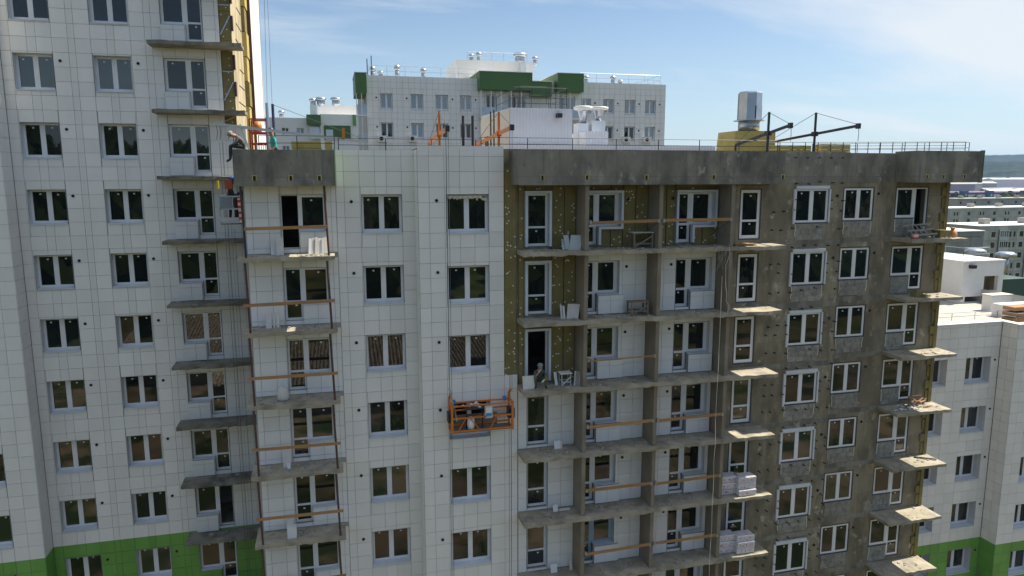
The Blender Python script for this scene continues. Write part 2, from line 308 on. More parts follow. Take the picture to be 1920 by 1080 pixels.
# ------------------------------------------------------------------ windows
def make_window(parent, x, y, z, outers, panes, depth, reveal='metal', sill=True, frame='frame', glass='glass', stick=True, liner=0.0, skip=(), t=0.07):
    """window at opening corner (x, y front surface, z); outers/panes in local coordinates"""
    key = ('win', str(outers), str(panes), depth, reveal, sill, frame, liner)
    def fm():
        mb = MB(); mb.sheet(outers, panes, depth, depth+t); return mb.mesh('window_frame', frame)
    w = link('window', cached(key, fm), parent, loc=(x, y, z))
    def rev():
        mb = MB()
        for a, b, c, d in outers: pass
        xs0 = min(o[0] for o in outers); xs1 = max(o[1] for o in outers); z1 = max(o[3] for o in outers)
        y1 = depth+0.03
        e = 0.012
        def col_bottom(xm): return min(o[2] for o in outers if o[0] <= xm <= o[1])
        zl, zr = col_bottom(xs0+0.01), col_bottom(xs1-0.01)
        mb.quad((xs0+e, 0.002, zl), (xs0+e, y1, zl), (xs0+e, y1, z1), (xs0+e, 0.002, z1))
        mb.quad((xs1-e, y1, zr), (xs1-e, 0.002, zr), (xs1-e, 0.002, z1), (xs1-e, y1, z1))
        mb.quad((xs0, y1, z1-e), (xs1, y1, z1-e), (xs1, 0.002, z1-e), (xs0, 0.002, z1-e))
        return mb.mesh('window_reveal', reveal)
    if reveal: link('reveal', cached(key+('rev',), rev), w, local=True)
    if sill:
        def sm():
            mb = MB(); a, b, c, d = outers[-1]
            mb.hexa([(a+.015, -0.045, c-0.035), (b-.015, -0.045, c-0.035), (b-.015, depth+.01, c+0.0), (a+.015, depth+.01, c+0.0),
                     (a+.015, -0.045, c-0.012), (b-.015, -0.045, c-0.012), (b-.015, depth+.01, c+0.035), (a+.015, depth+.01, c+0.035)])
            return mb.mesh('window_sill', 'metal')
        link('sill', cached(key+('sill',), sm), w, local=True)
    if liner:
        def lm():
            mb = MB()
            for a, b, c, d in outers[:1] if len(outers) == 1 else outers:
                pass
            X0 = min(o[0] for o in outers)-liner; X1 = max(o[1] for o in outers)+liner; Z1 = max(o[3] for o in outers)+liner
            big = [(o[0]-liner, o[1]+liner, o[2]-(liner if i == len(outers)-1 and len(outers) > 1 else 0), o[3]+liner) for i, o in enumerate(outers)]
            mb.sheet(big, list(outers), -0.10, depth+0.02); return mb.mesh('window_liner', 'metal')
        link('liner', cached(key+('lin',), lm), w, local=True)
    gl = glass if glass != 'glass' else random.choice(('glass', 'glass', 'glass_b', 'glass_c'))
    for i, (a, b, c, d) in enumerate(panes):
        if i in skip: continue
        def pm():
            mb = MB(); ww, hh = b-a, d-c
            mb.box(-ww/2, ww/2, 0, 0.02, -hh/2, hh/2); return mb.mesh('glass_pane', gl)
        p = link('pane', cached(('pane', round(b-a, 3), round(d-c, 3), gl), pm), w, loc=((a+b)/2, depth+0.03, (c+d)/2), local=True)
        p.rotation_euler = (R(random.gauss(0, 0.5)), 0, R(random.gauss(0, 0.7)))
        if stick and d-c > 0.35:
            st = link('sticker', boxmesh(0.075, 0.004, 0.06, 'dowel', 'sticker'), w, loc=(a+(b-a)*random.uniform(0.25, 0.6), depth+0.017, d-0.13-random.uniform(0, .03)), local=True)
            st.rotation_euler = (0, R(random.uniform(-12, 12)), 0)
    return w
def win2(parent, x0, x1, z0, z1, y, **k):            # two-light window in an opening
    w, h = x1-x0, z1-z0; e = 0.10; m = 0.20; pw = (w-2*e-m)/2; b = 0.13 if k.get('sill', True) else 0.09
    return make_window(parent, x0, y, z0, [(0, w, 0, h)], [(e, e+pw, b, h-0.09), (w-e-pw, w-e, b, h-0.09)], **k)
def wall_holes(lst): return [(a, b, c, d) for a, b, c, d in lst]

def tile_rects(xj, zj, holes, gap):
    out = []
    for a, b in zip(xj, xj[1:]):
        for d, c in zip(zj, zj[1:]):       # descending
            rs = [(a, b, c, d)]
            for h in holes:
                nr = []
                for r_ in rs:
                    x0, x1, z0, z1 = r_
                    if h[0] >= x1-1e-3 or h[1] <= x0+1e-3 or h[2] >= z1-1e-3 or h[3] <= z0+1e-3: nr.append(r_); continue
                    if h[0] > x0+.02: nr.append((x0, h[0], z0, z1))
                    if h[1] < x1-.02: nr.append((h[1], x1, z0, z1))
                    xa, xb = max(x0, h[0]), min(x1, h[1])
                    if h[3] < z1-.03: nr.append((xa, xb, h[3], z1))
                    if h[2] > z0+.03: nr.append((xa, xb, z0, h[2]))
                rs = nr
            out += [r_ for r_ in rs if r_[1]-r_[0] > .03 and r_[3]-r_[2] > .03]
    g = gap/2
    return [(x0+g, x1-g, z0+g, z1-g) for x0, x1, z0, z1 in out]
class Cladding:
    """collects panels of one building; the 300 largest in view become parts of their own, the rest one part"""
    def __init__(s): s.items = []
    def add(s, xj, zj, y, holes=(), matf=lambda z: 'tile', gap=0.012, parent=None):
        for r_ in tile_rects(xj, zj, list(holes), gap): s.items.append(('y', r_, y, matf((r_[2]+r_[3])/2), parent))
    def addx(s, yj, zj, x, sgn, matf=lambda z: 'tile', gap=0.012, parent=None):   # faces -X (sgn -1) or +X
        for r_ in tile_rects(yj, zj, [], gap): s.items.append(('x', r_, x, matf((r_[2]+r_[3])/2), parent, sgn))
    def finish(s, parent, limit=290):
        def area(it):
            a, b, c, d = it[1]
            q = [Vector((x, it[2], z)) if it[0] == 'y' else Vector((it[2], x, z)) for x, z in ((a, c), (b, c), (b, d), (a, d))]
            if min(p.dot(fw) for p in q) < 1: return 0
            p = [proj(v) for v in q]
            cx = sum(t[0] for t in p)/4; cy = sum(t[1] for t in p)/4
            if not (-15 < cx < 1935 and -15 < cy < 1095): return 0
            return abs(sum(p[i][0]*p[(i+1) % 4][1]-p[(i+1) % 4][0]*p[i][1] for i in range(4)))/2
        its = sorted(s.items, key=area, reverse=True)
        mats = sorted({i[3] for i in its})
        rest = MB()
        for n, it in enumerate(its):
            a, b, c, d = it[1]; T = 0.02
            if it[0] == 'y': lo, dim = (a, it[2], c), (b-a, T, d-c)
            else: lo, dim = ((it[2] if it[5] < 0 else it[2]-T), a, c), (T, b-a, d-c)
            if n < limit and area(it) > 60:
                o = link('tile', boxmesh(*dim, it[3], 'tile'), it[4] or parent, loc=(lo[0], lo[1]+random.uniform(-.003, .003), lo[2])); o.rotation_euler = (R(random.gauss(0, .22)), 0, R(random.gauss(0, .22)))
            else:
                rest.cur = mats.index(it[3]); rest.box(lo[0], lo[0]+dim[0], lo[1], lo[1]+dim[1], lo[2], lo[2]+dim[2])
        if rest.f: rest.build('cladding_tiles', mats, parent, kind='stuff')
def vent(parent, x, y, z, r=0.062):
    def f():
        mb = MB(); mb.tube((0, 0.03, 0), (0, -0.025, 0), 1.0*r, n=14)
        mb.cur = 1; mb.tube((0, -0.024, 0), (0, -0.03, 0), 0.72*r, n=12); return mb.mesh('vent_cap', ['steel', 'void'])
    link('vent_cap', cached(('vent', r), f), parent, loc=(x, y, z))

# ------------------------------------------------------------------ ground and terrain
mb = MB(); mb.quad((-6000, -6000, GROUND), (6500, -6000, GROUND), (6500, 6500, GROUND), (-6000, 6500, GROUND))
mb.build('ground', 'ground', kind='structure')

mb = MB(); mb.quad((-70, -62, GROUND+.004), (95, -62, GROUND+.004), (95, 70, GROUND+.004), (-70, 70, GROUND+.004)); mb.build('yard', 'yard', kind='structure')

ZT = 0.589
def zjoints(phase, top, bottom):
    k0 = math.ceil((phase-top)/ZT - 1e-6); out = [top]
    z = phase - ZT*k0
    while z > bottom+.05:
        if out[-1]-z > .04: out.append(z)
        z -= ZT
    out.append(bottom); return out

# ------------------------------------------------------------------ main building (under construction)
S = lambda k: -2.88-2.8*k
main = thing('apartment_building', 'half finished apartment block with bare grey concrete walls, open balconies and partly hung white cladding', 'building', (13, 36, GROUND))
YA, YB, YC = 28.70, 27.74, 28.66        # wall planes: left part, middle part, right part
CA, CB = 28.58, 27.63                   # cladding faces
KR = range(0, 8)
cl = Cladding()
holesA, holesB, holesC = [], [], []
for k in KR:
    s = S(k)
    holesA += [(1.27, 2.85, s+.74, s+2.225), (-1.75, -1.07, s+.17, s+2.24), (-1.07, -.07, s+.83, s+2.24)]
    holesB += [(4.45, 6.14, s+.74, s+2.225),
               (7.72, 8.62, s+.12, s+2.24),
               (10.12, 10.74, s+.12, s+2.24), (10.74, 11.72, s+.86, s+2.24),
               (14.32, 14.98, s+.12, s+2.24), (14.98, 16.02, s+.86, s+2.24),
               (17.34, 18.31, s+.21, s+2.32),
               (20.03, 21.75, s+.86, s+2.345)]
    holesC += [(23.31, 24.92, s+.86, s+2.345), (26.22, 27.30, s+.93, s+2.345), (27.30, 28.02, s+.25, s+2.345)]
mb = MB(); mb.sheet([(-3.05, 3.36, GROUND, 1.04)], holesA, YA, YA+.38); mb.build('wall', 'concrete', main)
mb = MB(); mb.sheet([(3.36, 22.5, GROUND, 1.10)], holesB, YB, YB+.38)
mb.quad((3.36, YB+.38, GROUND), (3.36, YB+.38, 1.1), (3.36, YA+.4, 1.1), (3.36, YA+.4, GROUND))
mb.quad((22.5, YB+.38, GROUND), (22.5, YA+.4, GROUND), (22.5, YA+.4, 1.1), (22.5, YB+.38, 1.1)); mb.build('wall', 'concrete', main)
mb = MB(); mb.sheet([(22.5, 29.24, GROUND, 1.08)], holesC, YC, YC+.38)
mb.quad((29.24, YC+.38, GROUND), (29.24, 44, GROUND), (29.24, 44, .4), (29.24, YC+.38, .4)); mb.build('wall', 'concrete', main)
mb = MB(); mb.quad((-3.05, YA+.38, GROUND), (-3.05, 44, GROUND), (-3.05, 44, .6), (-3.05, YA+.38, .6))
mb.quad((-3.05, 44, GROUND), (29.24, 44, GROUND), (29.24, 44, .6), (-3.05, 44, .6)); mb.build('wall', 'concrete', main)
mb = MB(); mb.box(-3.0, 3.4, YA+.05, 43.95, -.1, .12); mb.box(3.4, 22.4, YB+.05, 43.95, -.1, .121); mb.box(22.4, 29.2, YC+.05, 43.95, -.1, .12); mb.build('roof', 'roof', main)
# interior floors so that open doors look into rooms
mb = MB()
for k in KR:
    mb.box(-3.0, 29.2, YA+.4, 36, S(k)-.18, S(k)-.02)
mb.box(-3.0, 29.2, 35.8, 36, GROUND, 0); mb.build('floor_slabs', 'slab', main)

# horizontal joint rows shared by the white zones
ZJ3 = zjoints(-0.355, 1.05, -29.5); ZJ4 = zjoints(-0.37, 1.20, -29.5)
cl.add([.33, .64, 1.23, 1.82, 2.27, 2.85, 3.355], ZJ3, CA, holesA)
cl.addx([27.66, 28.12, 28.57], ZJ3, 3.345, -1)
cl.add([3.37, 3.80, 4.39, 4.49, 5.0, 5.57, 6.15, 6.75], ZJ4, CB, holesB)
cl.add([6.75, 7.02, 7.30], [z for z in ZJ4 if z < -8.0], CB)
# left balcony bay
for k in KR:
    s = S(k); zj = [s+2.62, s+1.96, s+1.38, s+.80, s+.21, s+.02]
    cl.add([-3.0, -2.77, -2.18, -1.78, -1.72, -1.12, -.52, -.04, .13, .32], [s+2.62]+zj[1:], CA, holesA)
# dark backing behind the white zones
mb = MB(); mb.sheet([(-3.04, 3.35, -29.8, 1.0)], holesA, CA+.035, CA+.09); mb.build('subframe', 'back', main)
mb = MB(); mb.sheet([(3.37, 6.74, -29.8, 1.12), (6.74, 7.31, -29.8, -8.1)], holesB, CB+.035, CB+.09); mb.build('subframe', 'back', main)
# windows
for k in KR:
    s = S(k)
    win2(main, 1.27, 2.85, s+.74, s+2.225, CA, depth=.25)
    win2(main, 4.45, 6.14, s+.74, s+2.225, CB, depth=.25, skip=())
    # left balcony: door at the left, window at the right
    opn = k == 0
    make_window(main, -1.75, CA, s+.17, [(0, .68, 0, 2.07), (.68, 1.68, .66, 2.07)],
                [(.08, .60, .78, 1.99), (.08, .60, .10, .70), (.80, 1.58, .76, 1.97)] if not opn else [(.05, .64, .05, 2.03), (.80, 1.58, .76, 1.97)],
                depth=.16, skip=(0,) if opn else ())
    wl = k <= 2
    make_window(main, 7.72, CB, s+.12, [(0, .9, 0, 2.12)], [(.09, .81, .80, 2.03), (.09, .81, .10, .72)] if k != 2 else [(.05, .85, .05, 2.07)], depth=.2,
                sill=False, liner=.10 if wl else 0, skip=(0,) if k == 2 else (), stick=k != 2)
    make_window(main, 10.12, CB, s+.12, [(0, .62, 0, 2.12), (.62, 1.60, .74, 2.12)], [(.10, .48, .82, 2.03), (.10, .48, .12, .72), (.72, 1.42, .86, 2.03)], depth=.2, sill=k != 0, liner=.10 if k == 0 else 0,
                frame='frame' if k != 5 else 'blueframe')
    make_window(main, 14.32, CB, s+.12, [(0, .66, 0, 2.12), (.66, 1.70, .74, 2.12)], [(.10, .54, .82, 2.03), (.10, .54, .12, .72), (.80, 1.52, .86, 2.03)], depth=.2, sill=k != 0, liner=.10 if k == 0 else 0)
    make_window(main, 17.34, YB, s+.21, [(0, .97, 0, 2.11)], [(.12, .84, .82, 1.98), (.12, .84, .14, .73)], depth=.03, reveal=None, sill=False)
    win2(main, 20.03, 21.75, s+.86, s+2.345, YB, depth=.02, reveal=None, sill=False)
    win2(main, 23.31, 24.92, s+.86, s+2.345, YC, depth=.02, reveal=None, sill=False)
    o0 = k == 0
    make_window(main, 26.22, YC, s+.25, [(1.08, 1.80, 0, 2.095), (0, 1.08, .68, 2.095)], [(1.17, 1.70, .78, 2.0), (1.17, 1.70, .10, .70), (.10, .92, .80, 2.0)] if not o0 else [(1.14, 1.74, .05, 2.04), (.10, .92, .80, 2.0)], depth=.02, reveal=None, sill=False, skip=(0,) if o0 else ())
    for x, y, z in ((.90, CA, s+1.96), (4.08, CB, s+2.0), (12.03, CB, s+1.98), (14.08, CB, s+2.0)): vent(main, x, y, z)
    vent(main, 22.2, YB, s+2.03, .07); vent(main, 25.2, YC, s+2.08, .07)
def band(k, outers, x, y, z):  # thin dark sheet around a frame: its gap and shadow put in as colour
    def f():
        m3 = MB(); big = [(a-.05, b+.055, c-.06, d+.05) for a, b, c, d in outers]; m3.sheet(big, outers, -.006, .02); return m3.mesh('frame_shadow_band', 'band')
    link('frame_shadow_band', cached(('band', str(outers)), f), main, loc=(x, y, z))
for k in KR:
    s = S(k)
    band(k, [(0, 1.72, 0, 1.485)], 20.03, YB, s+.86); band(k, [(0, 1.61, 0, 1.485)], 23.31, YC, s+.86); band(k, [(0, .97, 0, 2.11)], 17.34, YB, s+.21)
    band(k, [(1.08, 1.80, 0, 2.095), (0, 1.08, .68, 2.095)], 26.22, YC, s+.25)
    mb = MB(); mb.box(20.03, 21.72, YB-.10, YB+.01, s+2.35, s+2.48); mb.build('window_cassette', 'metal', main)
    mb = MB(); mb.box(19.94, 20.02, YB-.08, YB+.01, s+.80, s+2.35); mb.build('window_cassette', 'metal', main)
    mb = MB(); mb.box(21.76, 21.83, YB-.06, YB+.01, s+.85, s+2.33); mb.build('window_cassette', 'metal', main)
# balcony bays: white cladding or mineral wool
for k in KR:
    s = S(k); zj = [s+2.63, s+2.24, s+1.79, s+1.20, s+.61, s+.02]
    if k >= 3: cl.add([7.33, 7.70, 8.64, 9.22, 9.79], zj, CB, holesB)
    if k >= 1:
        cl.add([9.98, 10.1, 10.74, 11.30, 11.87, 12.46, 12.96], zj, CB, holesB)
        cl.add([13.14, 13.74, 14.30, 15.0, 15.62, 16.2], zj, CB, holesB)
        zs0 = s+.70
        cl.add([10.76, 11.32, 11.9], [s+.80, s+.58, s+.02], CB-.09); cl.add([15.0, 15.62, 16.15], [s+.80, s+.58, s+.02], CB-.09)
mb = MB()
for k in KR:
    s = S(k)
    if k >= 3: mb.sheet([(7.32, 9.8, s, s+2.62)], holesB, CB+.035, CB+.09)
    if k >= 1:
        mb.sheet([(9.96, 12.97, s, s+2.62), (13.13, 16.22, s, s+2.62)], holesB, CB+.035, CB+.09)
        mb.box(10.76, 11.9, CB-.06, CB+.02, s+.02, s+.80); mb.box(15.0, 16.15, CB-.06, CB+.02, s+.02, s+.80)
mb.build('subframe', 'back', main)
def wool_zone(x0, x1, z0, z1, y, holes, split):
    xs = [x0]+[q for q in split if x0 < q < x1]+[x1]
    dow = MB()
    for a, b in zip(xs, xs[1:]):
        mb = MB(); e = .022
        oy = random.uniform(0, .012)
        mb.sheet([(a+e, b-e, z0, z1)], holes, y+oy, y+.1); mb.build('wool_panel', 'wool', main)
        n = int((b-a)*(z1-z0)*8.0)
        for _ in range(n):
            x, z = random.uniform(a+.05, b-.05), random.uniform(z0+.05, z1-.05)
            if any(h[0]-.03 < x < h[1]+.03 and h[2]-.03 < z < h[3]+.03 for h in holes): continue
            dow.tube((x, y+.02, z), (x, y-.004, z), .031, n=7)
    dow.build('insulation_dowels', 'dowel', main, kind='stuff')
wool_zone(6.76, 7.28, -8.08, .38, CB+.03, [], [])
for k in (0, 1, 2):
    s = S(k)
    wool_zone(7.36, 9.78, s+.02, s+2.62, CB+.03, [(7.60, 8.74, s-.1, s+2.36)], [7.6, 8.75, 9.28])
wool_zone(9.98, 12.96, S(0)+.02, S(0)+2.62, CB+.03, [(10.0, 10.86, S(0)-.1, S(0)+2.36), (10.7, 11.84, S(0)+.74, S(0)+2.36)], [11.3, 11.84, 12.4])
wool_zone(13.14, 16.2, S(0)+.02, S(0)+2.62, CB+.03, [(14.20, 15.1, S(0)-.1, S(0)+2.36), (14.9, 16.14, S(0)+.74, S(0)+2.36)], [13.8, 14.2, 15.5])
# fins between the bays
for k in KR:
    for x, j in ((9.80, 0), (12.97, 1), (16.22, 2)):
        link('partition_fin', boxmesh(.16, 1.06, 2.62, 'fin', 'partition_fin'), main, loc=(x, 26.62, S(k)))
# balcony slabs
def slab(x0, x1, y0, y1, z, parent=main, m='slab', t=.17):
    mb = MB(); n = max(4, int((x1-x0)/.22)); rng = random.Random(int(x0*31+z*17))
    top = [(x0+(x1-x0)*i/n, y0+rng.uniform(-.022, .022), z+rng.uniform(-.03, .008)) for i in range(n+1)]
    bot = [(p[0], p[1]+rng.uniform(-.01, .03), z-t+rng.uniform(-.02, .03)) for p in top]
    for i in range(n):
        mb.quad(bot[i], bot[i+1], top[i+1], top[i])
        mb.quad(top[i], top[i+1], (top[i+1][0], y1, z), (top[i][0], y1, z))
        mb.quad(bot[i+1], bot[i], (bot[i][0], y1, z-t), (bot[i+1][0], y1, z-t))
    mb.quad((x0, y1, z-t), bot[0], top[0], (x0, y1, z)); mb.quad(bot[n], (x1, y1, z-t), (x1, y1, z), top[n])
    return mb.build('balcony_slab', m, parent)
for k in KR:
    slab(7.29, 18.80, 26.46, YB+.3, S(k)); slab(-3.24, .19, 27.43, YA+.3, S(k)); slab(26.08, 29.30, 27.36, YC+.3, S(k))
# parapets with the roof slab edge and drain holes
def parapet(x0, x1, y, yb, z0, z1, holes, name='parapet'):
    hs = [(h-.045, h+.045, -.14, .06) for h in holes]
    mb = MB(); mb.sheet([(x0, x1, z0, z1)], hs, y, y+.16); mb.quad((x0, y+.16, z1), (x1, y+.16, z1), (x1, y+.16, z0+.2), (x0, y+.16, z0+.2))
    mb.quad((x0, y, z0), (x0, yb, z0), (x1, yb, z0), (x1, y, z0)); mb.quad((x0, y+.16, z0), (x0, y+.16, z1), (x0, yb+.1, z1), (x0, yb+.1, z0))
    mb.quad((x0, y+.16, .0), (x1, y+.16, .0), (x1, yb, .0), (x0, yb, .0))
    mb.quad((x1-.01, y+.1, z0), (x1-.01, yb, z0), (x1-.01, yb, z0+.22), (x1-.01, y+.1, z0+.22))
    p = mb.build(name, 'parapet', main)
    for h in holes:
        m2 = MB(); m2.sheet([(h-.085, h+.085, -.18, .10)], [(h-.05, h+.05, -.145, .065)], y-.012, y+.05); m2.build('drain_collar', 'woolfresh', p)
    m2 = MB(); m2.box(x0+.01, x1+.01, y-.018, y+.04, z0-.01, z0+.19); m2.build('roof_slab_edge', 'parapet', p)
    return p
parapet(7.06, 18.78, 26.48, YB, -.29, 1.02, [7.99, 9.8, 12.3, 15.27, 18.47])
parapet(-3.20, .30, 27.42, YA, -.29, 1.0, [-2.5, -1.25, -.25])
parapet(26.06, 29.80, 27.42, YC, -.27, 1.16, [26.7, 27.6, 28.8])
mb = MB(); mb.box(29.79, 29.83, 27.40, 27.62, -.3, 1.2); mb.build('parapet_end_board', 'dgreen', main)
mb = MB(); mb.box(.302, .345, 27.38, 28.56, -.30, 1.08); mb.build('parapet_end_board', 'mutedgreen', main)
for x0_, x1_, y_ in ((18.80, 22.49, YB), (22.51, 26.05, YC)):
    mb = MB(); mb.box(x0_, x1_, y_-.012, y_+.02, -.27, 1.06); mb.build('parapet', 'parapet', main)
# foam-concrete block infill, sealant strips and wall brackets on the bare walls
def infill(x0, x1, z0, z1, y):
    mb = MB(); mb.box(x0, x1, y-.004, y+.02, z0, z1); g = mb.build('infill_panel', 'mortar', main)
    nr = 3; h = (z1-z0)/nr
    for r_ in range(nr):
        x = x0 - (random.uniform(.15, .3) if r_ % 2 else 0)
        while x < x1-.03:
            a, b = max(x, x0)+.012, min(x+.42, x1)-.012
            if b-a > .06:
                link('block', boxmesh(round(b-a, 2), .03, round(h-.022, 2), 'block', 'block'), g, loc=(a, y-.02+random.uniform(-.006, .006), z0+h*r_+.011))
            x += .42
    for xx in (x0-.02, x1+.02):
        if random.random() < .8:
            p = []; z = z1; 
            while z > z0+.1: p.append((xx+random.uniform(-.02, .02), y-.02, z)); z -= random.uniform(.1, .18)
            if len(p) > 2: m2 = MB(); m2.path(p, .016, 5); m2.build('sealant_strip', 'dowel', main)
for k in KR:
    s = S(k)
    infill(20.12, 21.66, s+.08, s+.80, YB); infill(23.38, 24.85, s+.08, s+.80, YC); infill(26.25, 27.25, s+.06, s+.86, YC)
    mb = MB(); mb.box(18.81, 22.49, YB-.006, YB+.01, s-.2, s+.03); mb.build('floor_edge_band', 'parapet', main)
    mb = MB(); mb.box(22.51, 26.07, YC-.006, YC+.01, s-.2, s+.03); mb.build('floor_edge_band', 'parapet', main)
def brk():
    mb = MB(); mb.box(-.03, .03, -.01, 0, -.04, .04); mb.box(-.018, -.010, -.16, -.01, -.022, .022); mb.box(-.018, .014, -.17, -.158, -.022, .022); return mb.mesh('wall_bracket', 'bracket')
bm_ = brk()
for k in range(0, 7):
    s = S(k)
    pts = [(x, YB, s+dz) for x in (18.95, 19.41, 19.95, 21.86, 22.42) for dz in (1.84, 1.39, .57)]
    pts += [(x, YB, s+2.62-.02*(i % 2)) for i, x in enumerate((20.05, 20.66, 21.22, 21.84, 22.42))] + [(20.63, YB-.02, s+.64), (21.24, YB-.02, s+.64)]
    if k: pts += [(x, YC, s+dz) for x in (23.05,) for dz in (1.84, 1.39)]
    for x, y, z in pts:
        if random.random() < .12: continue
        o = link('wall_bracket', bm_, main, loc=(x+random.uniform(-.06, .06), y, z+random.uniform(-.06, .06))); o.rotation_euler = (R(random.uniform(-6, 6)), 0, R(random.uniform(-10, 10)))
for i in range(5): link('wall_bracket', bm_, main, loc=(19.9+i*.6, YB, .82))
# blocks of wool left at the wall end of the right balconies
for k in range(0, 7):
    mb = MB(); mb.box(29.02, 29.2, YC-.10, YC+.01, S(k)+.02, S(k)+2.6); mb.build('wool_panel', 'wool', main)
    for j in range(4):
        mb = MB(); z = S(k)+.1+j*.62; mb.box(28.86-.08*(j % 2), 29.02, YC-.05-.03*(j % 2), YC+.01, z, z+.52-.12*(j % 2)); mb.build('wool_panel', 'wool', main)
cl.finish(main)

# ------------------------------------------------------------------ tall white building at the left
SL = lambda j: 2.887-2.8*j
JR = range(-3, 10)
left = thing('apartment_building', 'tall apartment block with white square cladding above a bright green band', 'building', (-12, 40, GROUND))
CL_, CF = 34.70, 33.74
cl = Cladding(); hl, hf = [], []
for j in JR:
    s = SL(j)
    hl += [(-12.32, -10.85, s+.77, s+2.23), (-9.34, -7.88, s+.77, s+2.23), (-6.60, -5.62, s+.85, s+2.23), (-5.62, -4.95, s+.17, s+2.23)]
    hf += [(-15.4, -13.93, s+.77, s+2.23), (-18.6, -17.1, s+.77, s+2.23)]
gm = lambda z: 'green' if z < -16.65 else 'tile'
def zj_L(bottom=-29.5): 
    z = 5.19+ZT*16; out = []
    a = zjoints(5.19, 13.4, -16.65); b = zjoints(-16.65, -16.65, bottom); return a+b[1:]
ZL = zj_L()
cl.add([-12.74, -12.36, -11.75, -11.41, -10.83, -10.23, -9.97, -9.37, -8.76, -8.46, -7.84, -7.27, -7.0, -6.62, -6.1, -5.62, -4.93, -4.44, -4.27], ZL, CL_, hl, gm)
cl.add([-4.27, -3.85, -3.42], [z for z in ZL if z < 2.3], CL_, hl, gm)
cl.add([-19.4, -18.62, -17.9, -17.08, -16.45, -15.95, -15.42, -14.8, -14.4, -13.91, -13.35, -12.76], ZL, CF, hf, gm)
cl.addx([33.76, 34.25, 34.68], ZL, -12.745, 1, gm)
mb = MB(); mb.sheet([(-12.74, -4.28, GROUND, 13.4), (-4.28, -3.42, GROUND, 2.25)], hl, CL_+.035, CL_+.42); mb.build('wall', 'back', left)
mb = MB(); mb.sheet([(-19.4, -12.77, GROUND, 13.4)], hf, CF+.035, CF+.42); mb.quad((-12.775, CF+.04, GROUND), (-12.775, CL_+.2, GROUND), (-12.775, CL_+.2, 13.4), (-12.775, CF+.04, 13.4)); mb.build('wall', 'back', left)
for j in JR:
    s = SL(j)
    for a in (-12.32, -9.34): win2(left, a, a+1.466, s+.77, s+2.23, CL_, depth=.30)
    for a in (-15.4, -18.6): win2(left, a, a+1.47, s+.77, s+2.23, CF, depth=.30)
    op = j == 7
    make_window(left, -6.60, CL_, s+.17, [(.98, 1.65, 0, 2.06), (0, .98, .68, 2.06)],
                [(1.06, 1.57, .82, 1.98), (1.06, 1.57, .10, .74), (.10, .84, .80, 1.97)] if not op else [(1.03, 1.60, .05, 2.01), (.10, .84, .80, 1.97)], depth=.16, skip=(0,) if op else ())
    slab(-7.0, -3.42 if j >= 1 else -3.30, 33.62, CL_+.05, s, left, 'parapet', .16)
    vent(left, -10.58, CL_, s+1.96); vent(left, -7.61, CL_, s+1.96)
    cl.add([-6.62, -6.12, -5.66], [s+.80, s+.60, s+.02], CL_-.10, (), gm)
    mb = MB(); mb.box(-6.61, -5.67, CL_-.075, CL_+.03, s+.03, s+.80); mb.build('balcony_apron', 'back', left)
# right end: wool strip, sunlit plaster end wall, wool edge, clad rear part
def zone(x0, x1, z0, z1):
    n = int((z1-z0)/1.2)
    dow = MB()
    for i in range(n):
        mb = MB(); a = z0+(z1-z0)*i/n; b = z0+(z1-z0)*(i+1)/n; mb.box(x0, x1, CL_+.06, CL_+.2, a+.008, b-.008); mb.build('wool_panel', 'wool', left)
        for q in range(4):
            x, z = random.uniform(x0+.08, x1-.05), a+(b-a)*(q+.5)/4; dow.tube((x, CL_+.08, z), (x, CL_+.055, z), .026, n=7)
    dow.build('insulation_dowels', 'dowel', left, kind='stuff')
zone(-4.25, -3.80, 2.3, 13.3)
mb = MB(); mb.quad((-3.78, CL_+.06, 0), (-3.78, 39.2, 0), (-3.78, 39.2, 13.4), (-3.78, CL_+.06, 13.4)); mb.quad((-4.3, CL_+.21, 0), (-3.78, CL_+.21, 0), (-3.78, CL_+.21, 13.4), (-4.3, CL_+.21, 13.4)); mb.build('end_wall', 'plaster', left)
for q in range(11):
    mb = MB(); mb.box(-3.86, -3.62+.05*(q % 2), 39.2, 40.28, 1.2*q, 1.2*q+1.16); mb.build('wool_panel', 'woolfresh' if q % 3 else 'wool', left)
mb = MB(); mb.box(-3.86, -3.44, 40.3, 40.45, 0, 13.4); mb.build('edge_trim', 'rust', left)
mb = MB(); mb.box(-20, -3.45, 40.5, 46.5, -5, 13.4); mb.build('rear_wall', 'white', left)
mb = MB(); mb.box(-19.4, -3.9, 35.3, 40.4, 13.2, 13.4); mb.build('roof', 'roof', left)
for j in range(-3, 1):
    for q in range(2):
        z = SL(j)+.7+q*1.15; mb = MB(); mb.box(-3.80, -3.70, CL_+.02, CL_+.22, z, z+.62); mb.build('brick_tooth', 'rust', left)
    mb = MB(); mb.beam((-4.24, CL_+.03, SL(j)+.5), (-3.82, CL_+.03, SL(j)+1.3), .02, .05); mb.beam((-4.24, CL_+.03, SL(j)+1.75), (-3.80, CL_+.03, SL(j)+1.75), .03, .04); mb.build('subframe_brace', 'galv', left)
    for q in range(3):
        mb = MB(); z = SL(j)+.6+q*.8; mb.beam((-3.77, 36.2+q*.5, z), (-3.77, 38.9, z+.02), .02, .025); mb.build('wall_tie', 'steel', left)
mb = MB()
for j in JR: mb.box(-19.3, -3.9, CL_+.45, 38.0, SL(j)-.18, SL(j)-.02)
mb.box(-19.3, -3.9, 37.8, 38.0, GROUND, 13.2); mb.build('floor_slabs', 'slab', left)
cl.finish(left)

